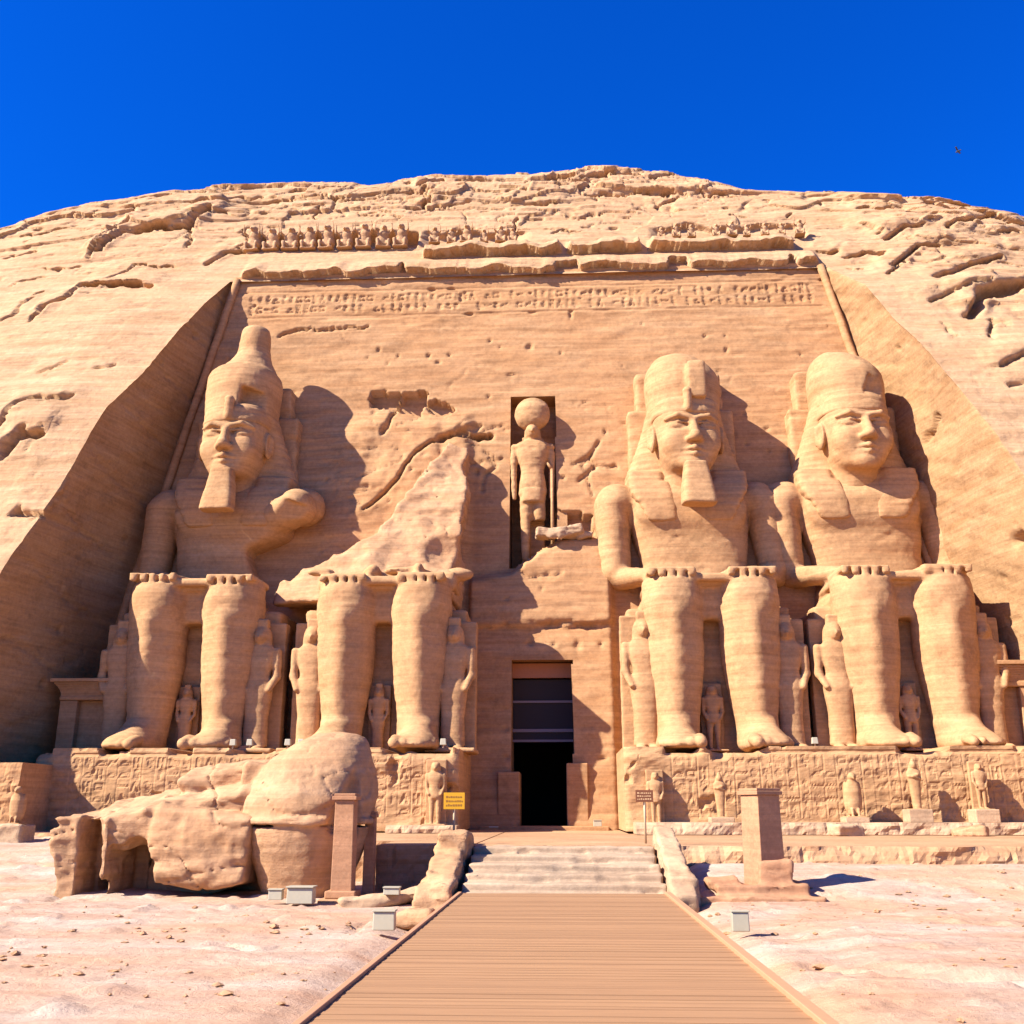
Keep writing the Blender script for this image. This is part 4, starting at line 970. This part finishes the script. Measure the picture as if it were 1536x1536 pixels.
# ------------------------------------------------------------------ fallen blocks
def pxw(px, py, Y): return at_y(px, py, Y)
def craggy(loc, amp, sd_):
    """angular broken surface: facets from cellular distance plus ridged cracks"""
    def f(X, Y, Z):
        x, y, z = X+loc[0], Y+loc[1], Z+loc[2]
        n1 = vn(x*.8, y*.8, z*.9, sd_); n2 = vn(x*1.9, y*1.9, z*2.4, sd_+1); n3 = vn(x*4.2, y*4.2, z*6, sd_+2)
        return amp*(n1*.7+np.abs(n2)*.5-.2+n3*.12)+amp*.5*np.clip(1-np.abs(vn(x*.7+z*.5, y*.7, z*1.3-x*.3, sd_+3))/.05, 0, 1)
    return f
A = at_z(222, 1352, -1.08); A = (float(A[0])-.22, -18.9, -1.12)
t = thing('fallen_block', 'huge low cracked block fallen from the giant, hollow underneath, leftmost of the two', 'boulder', A)
v = Vol((-3.0, -2.2, -.25), (3.0, 2.6, 4.0), .05)
for p in [box((1.15, -.1, 1.22), (1.25, 1.3, .88), .25, (R(4), R(7), R(-4))), box((.3, .35, 1.95), (2.25, 1.35, .42), .12, (R(13), R(-11), 0)), box((-1.0, -.05, 1.66), (1.5, 1.2, .36), .08, (R(8), R(-11), 0)),
       box((-1.98, -.1, .85), (.34, 1.15, 1.0), .06, (0, R(-3), 0)), box((-1.12, -.2, .85), (.10, 1.15, .95), .02), box((-1.5, .9, .8), (.8, .5, 1), .06), box((.6, .9, .6), (1.3, .6, .8), .1), box((1.05, .75, 2.72), (1.1, .7, .26), .08, (R(10), R(-10), 0))]: v.add(p, .04)
v.warp(craggy(A, .15, 41)); v.cut(box((2.75, -.6, 1.6), (.5, 1.6, 2.2), .05, (0, R(6), 0)), .03)
for p in [ell((-.42, -1.3, .35), (.5, 1.5, 1.0)), box((1.7, -.9, -.12), (1.4, 2.2, .36), .06, (0, R(-16), 0)), box((-1.52, -1.0, .8), (.24, .95, .92), .03),
      cap((.4, -1.6, 1.75), (2.3, -1.4, 2.2), .07), cap((-.8, -.9, 2.15), (1.5, -.3, 2.75), .06), cap((.3, .0, 2.85), (1.8, .4, 2.95), .08), cap((-.4, -1.3, 1.75), (.3, -1.5, 1.95), .06)]: v.cut(p, .03)
P, F = v.mesh(); P = weather(P, F, A, s=3, strata=.045, lump=.02, pit=.12, fine=.02, it=0); obj('rock', P, F, M_ROCK, t)
Bc = at_z(452, 1345, -1.1); Bc = (float(Bc[0])+.06, -19.15, -1.12)
t = thing('fallen_block', 'giant tub-shaped fallen crown block with a rim, upturned behind the slim pink pillar', 'boulder', Bc)
v = Vol((-2.4, -2.2, -.3), (2.4, 2.4, 4.2), .05)
for p in [loft([(-.1, .05, 0, .86, .95), (.5, .05, 0, 1.12, 1.15), (1.1, .02, 0, 1.36, 1.35), (1.58, 0, 0, 1.5, 1.45)], n=2.2, rc=.05, soft=.15), loft([(1.62, 0, 0, 1.60, 1.55), (1.78, 0, 0, 1.60, 1.54)], n=2.2, rc=.05, soft=.03),
       loft([(1.6, .0, 0, 1.48, 1.42), (2.2, .0, 0, 1.54, 1.42), (2.75, .1, .2, 1.42, 1.3), (3.25, .3, .35, 1.12, 1.0), (3.68, .6, .45, .66, .7)], n=2.4, rc=.25, soft=.2), box((-1.2, .5, 2.2), (.5, .8, .8), .15, (0, R(10), 0))]: v.add(p, .03)
v.warp(lambda X, Y, Z: craggy(Bc, .05, 51)(X, Y, Z)*(1+1.3*(Z > 1.9)))
for p in [box((1.5, -1.35, 2.3), (.55, .7, 1.0), .04, (0, R(14), R(-10))), cap((-1.45, -.8, 2.9), (-1.2, -1.0, 1.9), .05), cap((1.2, -.7, .2), (1.35, -.75, 1.5), .06)]: v.cut(p, .03)
P, F = v.mesh(); P = weather(P, F, Bc, s=4, strata=.015, lump=.015, pit=.08, fine=.012, it=0); obj('rock', P, F, M_ROCK, t)

# ------------------------------------------------------------------ small carved figures
def figure(kind, H, seed, m=None):
    """returns mesh of a standing figure of height H, feet at the origin, facing -Y"""
    h = H/66 if H < 3 else H/105; s = H
    v = Vol((-.30*s, -.24*s, -.02*s), (.30*s, .26*s, 1.06*s), h)
    E = lambda c, r: ell(np.array(c)*s, np.array(r)*s)
    C = lambda a, b_, ra, rb=None: cap(np.array(a)*s, np.array(b_)*s, ra*s, (ra if rb is None else rb)*s)
    Bx = lambda c, hf, r=.01, rot=(0, 0, 0): box(np.array(c)*s, np.array(hf)*s, r*s, rot)
    Lf = lambda rows, n=2.4: loft([tuple(q*s for q in w_) for w_ in rows], n=n, rc=.02*s, soft=.03*s)
    if kind in ('queen', 'king'):
        q = kind == 'queen'
        if q: v.add(Lf([(.03, 0, 0, .10, .075), (.25, 0, 0, .09, .07), (.48, 0, 0, .115, .08), (.58, 0, 0, .085, .065), (.70, 0, 0, .115, .07), (.79, 0, 0, .13, .06), (.83, 0, 0, .07, .05)]), .02*s)
        else:
            v.add(Lf([(.40, 0, 0, .10, .075), (.50, 0, 0, .11, .075), (.58, 0, 0, .085, .065), (.70, 0, 0, .125, .075), (.79, 0, 0, .145, .06), (.83, 0, 0, .07, .05)]), .02*s)
            for t in (-1, 1): v.add(C((t*.055, 0, .45), (t*.055, -.01, .05), .055, .038), .015*s)
        for t in (-1, 1):
            v.add(C((t*.135, 0, .77), (t*.14, .0, .58), .036, .03), .015*s); v.add(C((t*.14, 0, .58), (t*.10, -.06, .47), .03, .022), .02*s)
            v.add(E((t*.05, -.09, .02), (.04, .09, .025)), .01*s)
        v.add(E((0, -.02, .89), (.055, .06, .07)), .01*s)
        v.add(Lf([(.74, 0, .01, .085, .055), (.84, 0, .015, .085, .06), (.93, 0, .015, .075, .065), (.97, 0, .01, .05, .05)]), .01*s)
        v.cut(E((0, -.08, .885), (.042, .035, .055)), .01*s); v.add(E((0, -.045, .885), (.045, .04, .055)), .008*s); v.add(E((0, -.088, .88), (.01, .014, .018)), .01*s)
        if q: v.add(Bx((0, .01, 1.0), (.05, .04, .035)), .01*s)
        v.add(Bx((0, .15, .5), (.17, .06, .52), .01), .01*s)
        v.add(Bx((0, -.02, .0), (.19, .2, .018), .005), .01*s)
    elif kind == 'falcon':
        v.add(Lf([(.05, 0, .02, .13, .12), (.3, 0, 0, .17, .15), (.6, 0, -.01, .18, .14), (.75, 0, -.01, .13, .11), (.82, 0, -.02, .09, .09)]), .03*s)
        v.add(E((0, -.04, .88), (.10, .12, .10)), .02*s); v.add(C((0, -.14, .88), (0, -.19, .83), .035, .012), .02*s)
        for t in (-1, 1): v.add(E((t*.15, .03, .45), (.06, .12, .33)), .01*s); v.add(C((t*.07, -.12, .16), (t*.07, -.15, .03), .04, .035), .01*s)
        v.add(Bx((0, .12, .2), (.08, .1, .2), .02), .02*s); v.add(Bx((0, 0, .0), (.22, .22, .03), .005), .01*s)
    elif kind == 'osiris':
        v.add(Lf([(.02, 0, -.02, .09, .10), (.25, 0, 0, .10, .085), (.5, 0, 0, .125, .09), (.68, 0, 0, .15, .085), (.78, 0, 0, .14, .07), (.83, 0, 0, .07, .05)]), .02*s)
        v.add(C((-.11, -.06, .66), (.05, -.10, .70), .03), .02*s); v.add(C((.11, -.06, .62), (-.05, -.10, .66), .03), .02*s)
        v.add(E((0, -.02, .89), (.07, .07, .08)), .01*s); v.add(Lf([(.76, 0, .02, .11, .05), (.88, 0, .02, .09, .06), (.96, 0, .01, .06, .06)]), .01*s); v.add(Lf([(.95, 0, .0, .055, .05), (1.03, 0, 0, .03, .03)]), .01*s)
        v.add(Bx((0, -.0, .0), (.17, .17, .02), .005), .01*s)
    q_ = min(s, 2.7); P, F = v.mesh(); P = weather(P, F, (seed*3.3, 0, 0), s=900+seed, strata=.004*q_, lump=.005*q_, pit=.02*q_, fine=.003*q_, it=0)
    return P, F
MESH = {}
def carve(name, kind, H, loc, label, cat, group=None, seed=1, m=None, rz=0):
    key = (kind, round(H*2)/2, seed % 3)
    if key not in MESH:
        P, F = figure(kind, key[1], seed % 3+1); o = obj(name, P, F, m or M_STAT); MESH[key] = o.data
    else: o = bpy.data.objects.new(name, MESH[key]); COL.objects.link(o)
    f = H/key[1]; o.scale = (f, f, f); o.location = loc; o.rotation_euler.z = rz
    return tag(o, label, cat, group)
GQ = 'small royal family figures by the giants\' legs'
for i, (kind, H, lab) in enumerate([('queen', 2.7, 'small carved figure standing between the shins of the giant with the tall crown'),
        ('queen', 2.7, 'small carved figure standing between the legs of the shattered giant'),
        ('king', 2.7, 'small carved figure between the shins of the giant just right of the doorway'),
        ('king', 2.7, 'small carved figure between the shins of the beardless giant')]):
    carve('carved_figure', kind, H, (SCX[i]-.12, -2.5+1.0+.2, PZ), lab, 'statue', GQ, seed=i)
    b = MB(); b.box(-.42, .42, -.0, .25, 0, H+.12); o = b.build('back_slab', M_STAT, bpy.data.objects[-1] if False else None, .03)
    o.parent = [q for q in bpy.data.objects if q.get('label') == lab][0]; sc_ = o.parent.scale[0]
    o.location = (0, .42*1.0, 0); o.scale = (1/sc_,)*3
FIGS = [(-3.0, 'tall carved queen at the outer side of the crowned giant\'s throne, in deep shade', 0), (2.95, 'tall carved queen on the throne side between the two left giants, nearer the crowned one', 0),
        (-2.95, 'tall carved queen on the throne side between the two left giants, nearer the shattered one', 1), (3.0, 'tall carved queen in shade beside the doorway passage, left of the door', 1),
        (-2.85, 'tall sunlit carved queen with a big wig right of the doorway', 2), (2.95, 'tall carved queen on the throne side between the two right giants, nearer the bearded one', 2),
        (-2.95, 'tall carved queen on the throne side between the two right giants, nearer the beardless one', 3), (3.0, 'tall carved queen at the outer side of the beardless giant by the sunlit wall', 3)]
for dx, lab, i in FIGS:
    H = 5.3 if (i, dx) != (2, -2.85) else 5.5
    carve('carved_queen', 'queen', H, (SCX[i]+dx, -2.5+.95, PZ), lab, 'statue', 'tall queens carved beside the thrones', seed=1 if dx > 0 else 2)
# row of statues on the ledge in front of the right pedestal, and left
def px_on(px, py, Y): p = at_y(px, py, Y); return (float(p[0]), Y, float(p[2]))
for px, yt, yb, kind, lab, blk in [(1078, 1160, 1226, 'osiris', 'small worn mummy-shaped statue on the ledge, leftmost in front of the right pedestal', False), (1276, 1157, 1226, 'falcon', 'reddish falcon statue casting a strong shadow on the right pedestal', True),
        (1368, 1140, 1214, 'osiris', 'slender statue on the ledge below the beardless giant, second from the right edge', False), (1466, 1143, 1214, 'king', 'pale standing statue on the ledge nearest the right edge', False)]:
    x, Y, z = px_on(px, yb, -5.35); x, Y, zt = px_on(px, yt, -5.35)
    base = thing('statue_on_ledge', lab, 'statue', (x, Y, .37), 'statues standing on the terrace ledge')
    o = carve('figure', kind, max(zt-z, 1.2)*1.0, (0, 0, max(z-.37, .15)), None, None); o.parent = base
    b = MB(); b.box(-.42, .42, -.4, .4, 0, max(z-.37, .15)+.0); b.build('plinth', M_PALE, base, .03)
x, Y, z = px_on(30, 1236, -9.0); x, Y, zt = px_on(30, 1178, -9.0)
base = thing('falcon_statue', 'falcon statue on a rough pale block at the far left edge', 'statue', (x, Y, -.4))
carve('falcon', 'falcon', zt-z, (0, 0, z+.4), None, None, seed=2).parent = base
rocky('block', None, None, (-.9, -.8, -.2), (.9, .8, 1.2), [box((-.1, 0, (z+.4)/2), (.6, .5, (z+.4)/2), .06)], (0, 0, 0), M_PALE, 7, parent=base, h=.05)
x, Y, z = px_on(985, 1232, -4.95)
o = carve('carved_figure', 'king', 1.9, (x, Y, .3), 'slender relief figure at the left corner of the right pedestal by the brown sign', 'statue', 'corner figures of the pedestals', seed=1)
x, Y, z = px_on(652, 1232, -4.95)
o = carve('carved_figure', 'king', 2.3, (x, Y, .28), 'slender relief figure at the right end of the left pedestal by the yellow sign', 'statue', 'corner figures of the pedestals', seed=1)

# sun god in the niche
gz = nB; gy = FA+FB*gz+1.1
t = thing('niche_god', 'falcon-headed god with a sun disc standing in the tall niche over the doorway', 'statue', (-.42, gy-.35, gz+.45))
v = Vol((-1.2, -.9, -.1), (1.2, 1.1, 8.4), .06)
v.add(loft([(3.3, 0, 0, .68, .52), (3.9, 0, 0, .66, .5), (4.5, 0, 0, .56, .44), (5.4, 0, 0, .78, .48), (5.9, 0, 0, .9, .44), (6.15, 0, 0, .4, .3)], n=2.4, rc=.1, soft=.15), .08)
for s in (-1, 1):
    v.add(cap((s*.3, 0, 3.6), (s*.32, 0, .3), .34, .24), .08)
    v.add(cap((s*.88, .05, 5.8), (s*.93, .05, 4.4), .2, .17), .06); v.add(cap((s*.93, .05, 4.4), (s*.9, -.05, 3.2), .17, .12), .05)
v.add(loft([(2.9, 0, -.1, .55, .42), (3.6, 0, -.1, .5, .44)], n=3, rc=.05, soft=.1), .05)
v.add(ell((0, -.15, 6.55), (.34, .42, .42)), .08); v.add(cap((0, -.5, 6.55), (0, -.72, 6.4), .13, .04), .08)
v.add(loft([(5.6, 0, .1, .52, .3), (6.3, 0, .1, .44, .32), (6.85, 0, .05, .36, .3)], n=2.4, rc=.08, soft=.1), .08)
v.add(box((0, .75, 3.2), (.55, .4, 3.3), .05), .05); v.cut(box((.35, 0, 1.0), (.5, .6, 1.05), .1), .1)
build(v, 'body', M_STAT, t, (0, 3, 12), 41, strata=.02, lump=.02, pit=.2)
v = Vol((-1.0, -1.0, 6.6), (1.0, 1.0, 8.7), .06); v.add(ell((0, -.05, 7.5), (.88, .62, .86)), .05)
build(v, 'sun_disc', M_STAT, t, (0, 3, 12), 42, strata=.01, lump=.01, pit=.05)
b = MB(); b.tube([(.93, -.25, 0), (.93, -.22, 4.6)], [.09, .07], 8); b.tube([(.93, -.22, 4.6), (.7, -.22, 4.9)], .07, 8); b.build('staff', M_STAT, t, smooth=True)
rocky('broken_ledge', 'pale broken rubble heap on the ledge beneath the niche', 'rubble', (-1.6, -1, -.3), (2.2, 1.2, 1.2), [box((-.5, 0, .2), (.5, .5, .25), .1, (0, R(8), 0)), box((.6, -.1, .25), (.6, .45, .28), .1, (0, R(-12), 0)), box((1.3, .1, .1), (.4, .4, .2), .08)], (.75, 2.15, 12.95), M_PALE, 8, noise=.1)

# ------------------------------------------------------------------ baboon frieze
def baboon_mesh():
    v = Vol((-.55, -.6, -.05), (.55, .5, 1.45), .045)
    v.add(ell((0, .05, .45), (.30, .30, .45)), .08); v.add(ell((0, -.05, .75), (.27, .25, .25)), .08)
    v.add(ell((0, -.12, 1.05), (.19, .2, .2)), .05); v.add(cap((0, -.25, 1.02), (0, -.42, .98), .10, .08), .05)
    for s in (-1, 1):
        v.add(cap((s*.25, -.05, .8), (s*.36, -.32, .85), .08, .07), .04); v.add(cap((s*.36, -.32, .85), (s*.34, -.38, 1.2), .07, .05), .03)
        v.add(cap((s*.2, -.1, .25), (s*.24, -.35, .32), .13, .11), .06); v.add(cap((s*.24, -.35, .32), (s*.22, -.38, .05), .09, .08), .04)
    v.add(box((0, 0, .0), (.36, .42, .05), .02), .02)
    return v.mesh()
P, F = baboon_mesh(); P = weather(P, F, (0, 0, 0), s=950, strata=.02, lump=.03, pit=.1, fine=.01, it=0)
first = None; r = random.Random(8)
rows = [(388+i*27.0, 345, 1.0, 'well kept baboon of the left row, a raised-arm carving in the shaded recess above the facade') for i in range(9)]
ORD = ['first', 'second', 'third', 'fourth', 'fifth', 'sixth', 'seventh', 'eighth', 'ninth']
k = 0
zsh = 31.22
for i in range(9):
    rows_ = rows[i]; px = rows_[0]
    p = on_cliff(px, 358); x = float(p[0]); f = 1.28
    rows[i] = (x, f, 'carved baboon with raised arms, %s from the left in the long row above the facade' % ORD[i])
for i, px in enumerate((655, 680, 703, 728, 752, 770)):
    x = float(on_cliff(px, 355)[0]); rows.append((x, (.9, .8, 1.0, .7, .85, .75)[i], 'eroded carved baboon, %s from the left in the short middle row' % ORD[i]))
for i, px in enumerate((990, 1012, 1035, 1072, 1095, 1118, 1145, 1170, 1198)):
    x = float(on_cliff(px, 355)[0]); rows.append((x, (.6, .75, .65, .7, .85, .6, .7, .65, .75)[i], 'small worn baboon stub, %s from the left in the right-hand row' % ORD[i]))
for i, (x, f, lab) in enumerate(rows):
    if first is None: o = first = obj('carved_baboon', P, F, M_CLIFF)
    else: o = first.copy(); COL.objects.link(o)
    yb = CA+CB*zsh+(.15 if i < 9 else -.25)
    o.location = (x, yb, zsh-.05); o.scale = (f*r.uniform(1.0, 1.15), f, f*r.uniform(.92, 1.05)); o.rotation_euler.z = r.uniform(-.2, .2)
    tag(o, lab, 'baboon carving', 'baboons carved along the top of the facade')

# ------------------------------------------------------------------ shrines at the ends, low walls
def shrine(x0, x1, y0, y1, z0, z1, lab):
    cx, cy = (x0+x1)/2, (y0+y1)/2; t = thing('rock_shrine', lab, 'shrine', (cx, cy, z0))
    b = MB(); W, Dp, H = (x1-x0)/2, (y1-y0)/2, z1-z0
    b.box(-W, -W*.45, -Dp, Dp, 0, H*.72); b.build('wall', M_FAC, t, .04)
    b = MB(); b.box(W*.45, W, -Dp, Dp, 0, H*.72); b.build('wall', M_FAC, t, .04)
    b = MB(); b.box(-W*.45, W*.45, -Dp+.35, Dp, 0, H*.72); b.build('door_panel', M_FAC, t)
    b = MB(); b.box(-W-.02, W+.02, -Dp-.06, Dp, H*.72+.01, H*.78); b.build('torus', M_FAC, t, .05)
    b = MB(); n = 7
    for k in range(n):
        a = k/n; o_ = .32*a**2; b.box(-W-o_, W+o_, -Dp-o_, Dp, H*.781+a*H*.17, H*.781+(k+1)/n*H*.17-.002)
    b.build('cornice', M_FAC, t)
    b = MB(); b.box(-W-.36, W+.36, -Dp-.36, Dp, H*.955, H); b.build('roof_slab', M_FAC, t, .02)
x0 = float(at_y(84, 1100, -1.5)[0]); x1 = float(at_y(180, 1100, -1.5)[0])
shrine(x0, x1, -1.5, 1.5, 2.9, 6.1, 'small stone shrine with a flared cornice in deep shade beside the crowned giant')
x0 = float(at_y(1468, 1080, -1.5)[0])
shrine(x0+.1, x0+2.4, -1.5, 1.5, 2.9, 6.6, 'small stone shrine with a flared cornice at the right edge by the sunlit wall')
V, F = slab('w', -22.5, -18.6, -7.0, 0, -.6, 2.45, 11, M_FAC, .10)
o = obj('low_wall', V-np.array((-20.5, -7, -.6)), F, M_FAC, smooth=False); o.location = (-20.5, -7, -.6); tag(o, 'shaded low masonry wall at the left end of the left pedestal', 'wall')

# ------------------------------------------------------------------ slim pillars in the forecourt
def pillar(name, lab, px0, px1, pyt, pyb, Y, zb, plinth=None, capd=.05, group=None, m=None, deep=None):
    a, c = at_y(px0, pyb, Y), at_y(px1, pyb, Y); zt = float(at_y((px0+px1)/2, pyt, Y)[2]); W = float(c[0]-a[0])/2; cx = float(a[0]+c[0])/2
    t = thing(name, lab, 'pillar', (cx, Y+W, zb), group); Dp = deep or W
    b = MB(); b.box(-W, W, -Dp, Dp, 0, zt-zb-.14, W*.10, W*.05); b.build('shaft', m or M_PILL, t, .015)
    b = MB(); b.box(-W*.95-capd, W*.95+capd, -Dp-capd, Dp+capd, zt-zb-.139, zt-zb-.06); b.box(-W*.95-capd*.3, W*.95+capd*.3, -Dp, Dp, zt-zb-.059, zt-zb); b.build('capstone', m or M_PILL, t, .01)
    if plinth:
        for j, (px_, h0, h1) in enumerate(plinth):
            b = MB(); b.box(-W-px_, W+px_, -Dp-px_, Dp+px_*.8, h0, h1); b.build('plinth', M_ROCK if j == 0 else (m or M_PILL), t, .025)
    return t
pillar('stone_pillar', 'tall slim pink pillar with a cap in front of the fallen crown', 495, 527, 1190, 1338, -20.9, -1.1, [(.22, -.1, .10), (.10, .102, .26)])
pillar('stone_pillar', 'shorter brown pillar standing behind the slim pink one', 543, 560, 1217, 1325, -19.2, -1.1, None, .03)
t = pillar('stone_pillar', 'broad pillar standing turned on a stepped plinth right of the steps', 1128, 1174, 1182, 1308, -21.0, -1.1, None, .035)
t.rotation_euler.z = R(27)
rocky('pillar_plinth', 'stepped rough stone plinth under the turned right-hand pillar', 'plinth', (-1.7, -1.3, -.2), (1.7, 1.3, 1.4),
      [box((0, 0, .1), (1.28, .75, .12), .04), box((.05, .1, .32), (.95, .6, .12), .05), box((.36, .1, .55), (.36, .45, .34), .06), box((-.65, .25, .45), (.35, .35, .12), .05, (0, R(-12), 0))],
      (float(at_y(1138, 1350, -21)[0]), -20.85, -1.1), M_PILL, 12, h=.04, noise=.05)

# ------------------------------------------------------------------ signs, floodlights, stones, bird
def signboard(lab, px0, px1, py0, py1, Y, zb, mb, ml, rz=0):
    a, c = at_y(px0, py0, Y), at_y(px1, py1, Y); W = float(c[0]-a[0])/2; zt, z0 = float(a[2]), float(c[2]); cx = float(a[0]+c[0])/2
    t = thing('signboard', lab, 'sign', (cx, Y, zb)); t.rotation_euler.z = rz
    b = MB(); b.box(-W, W, -.02, .02, z0-zb, zt-zb); b.build('board', mb, t, .006)
    b = MB(); b.tube([(0, .05, 0), (0, .05, zt-zb-.05)], .03, 8); b.build('post', M_POST, t, smooth=True)
    b = MB(); rr = random.Random(2); H = zt-z0
    for row in range(3):
        zc = zt-zb-H*(.25+.25*row); x = -W*.8
        while x < W*.75:
            l = rr.uniform(.03, .08)*W/.4
            b.box(x, min(x+l, W*.8), -.0245, -.021, zc-H*.06, zc+H*.06*rr.uniform(.3, 1)); x += l+.02
    b.build('lettering', ml, t)
signboard('yellow signboard on a post left of the steps', 666, 697, 1189, 1214, -17.0, 0, M_YEL, M_SIGNT, R(4))
signboard('small brown signboard on a post before the right pedestal corner', 953, 980, 1185, 1203, -16.5, 0, M_BRN, M_SIGNP)
def flood(lab, px0, px1, py0, py1, Y, zb=None):
    a, c = at_y(px0, py0, Y), at_y(px1, py1, Y); W = float(c[0]-a[0])/2; zt = float(a[2]); z0 = float(c[2]) if zb is None else zb
    t = thing('floodlight', lab, 'floodlight', (float(a[0]+c[0])/2, Y, z0), 'cream floodlight boxes'); H = zt-z0
    b = MB(); b.box(-W, W, -W*.6, W*.6, 0, H, W*.03, W*.05); b.build('casing', M_WHITE, t, .015)
    b = MB(); b.box(-W*.8, W*.8, W*.6+.003, W*.6+.02, H*.15, H*.85); b.build('lens', M_GLASS, t)
    b = MB(); b.box(-W*1.05, W*1.05, -W*.7, W*.7, H+.002, H+.03); b.build('lid', M_WHITE, t, .006)
flood('cream floodlight box beside the boardwalk on the left', 561, 593, 1367, 1395, -26.5)
flood('small cream floodlight box at the foot of the fallen crown', 404, 424, 1335, 1350, -21.3)
flood('wider cream floodlight box at the foot of the fallen crown', 433, 471, 1331, 1355, -21.5)
flood('little pale lamp on the ground right of the slim pink pillar', 576, 600, 1332, 1342, -21.6)
flood('cream floodlight box beside the boardwalk on the right', 1096, 1124, 1368, 1397, -26.6)
flood('small pale lamp left of the doorway threshold', 734, 747, 1241, 1254, -3.5, .165)
flood('small pale lamp right of the doorway threshold', 890, 903, 1231, 1246, -1.0, .165)
for i, (px, lab) in enumerate([(350, 'right of the crowned giant\'s feet'), (375, 'second on the left pedestal edge'), (432, 'third on the left pedestal edge'), (452, 'left of the shattered giant\'s feet'), (1222, 'between the two right-hand giants'), (665, 'at the right end of the left pedestal')]):
    x, Y, z = px_on(px, 1112, -4.2)
    t = thing('edge_lamp', 'tiny pale lamp, '+lab, 'lamp', (x, -4.2, PZ), 'tiny lamps along the pedestal tops')
    b = MB(); b.box(-.12, .12, -.1, .1, .1, .34, .02, .02); b.build('lamp_head', M_WHITE, t, .02)
    b = MB(); b.tube([(0, 0, 0), (0, 0, .12)], .03, 6); b.build('stem', M_POST, t)
# scattered blocks
r = random.Random(21)
BL = [((20, 1300), (.75, .4, .28), 'flat weathered slab lying at the left edge of the forecourt'), ((55, 1285), (.45, .4, .34), 'angular stone between the falcon block and the fallen block'),
      ((70, 1315), (.5, .35, .2), 'low broken stone just left of the fallen block'), ((610, 1385), (.5, .3, .12), 'flat pale stone beside the left edge of the boardwalk'), ((575, 1355), (.9, .35, .13), 'low rubble slab between the slim pillar and the boardwalk'),
      ((1455, 1262), (.55, .4, .16), 'broken block in a gap of the ledge near the right edge'), ((1270, 1252), (.5, .35, .22), 'pale block below the falcon statue with the strong shadow')]
for i, ((px, py), hf, lab) in enumerate(BL):
    zb = {0: -1.0, 1: -.9, 2: -1.0, 3: -1.06, 4: -1.06, 5: -.2, 6: .0, 7: -1.02}[i]
    if i in (5, 6): p = (float(at_y(px, py, -7.2)[0]), -7.2, -.1)
    else: p = at_z(px, py, zb); p = (float(p[0]), float(p[1]), zb-.05)
    rocky('loose_stone', lab, 'stone', (-hf[0]-.3, -hf[1]-.3, -.15), (hf[0]+.3, hf[1]+.3, hf[2]*2+.3), [box((0, 0, hf[2]), hf, .06, (r.uniform(-.1, .1), r.uniform(-.12, .12), r.uniform(-.4, .4)))], p, M_ROCK if i % 2 else M_PALE, 30+i, h=.05, noise=.09)
bp = on_plane(1437, 227, (0, 1, 0), 6)
v = Vol((-.5, -.3, -.3), (.5, .3, .3), .03)
v.add(ell((0, 0, 0), (.09, .22, .07)), .02); v.add(box((-.22, 0, .07), (.24, .07, .015), .01, (0, R(22), 0)), .02); v.add(box((.22, 0, .07), (.24, .07, .015), .01, (0, R(-22), 0)), .02); v.add(ell((0, -.22, .03), (.05, .07, .05)), .02)
P, F = v.mesh(); o = obj('bird', P, F, M_BIRD); o.scale = (.65,)*3; o.location = Vector(bp); o.rotation_euler = (0, .3, .8); tag(o, 'small dark bird flying high in the blue sky', 'bird')
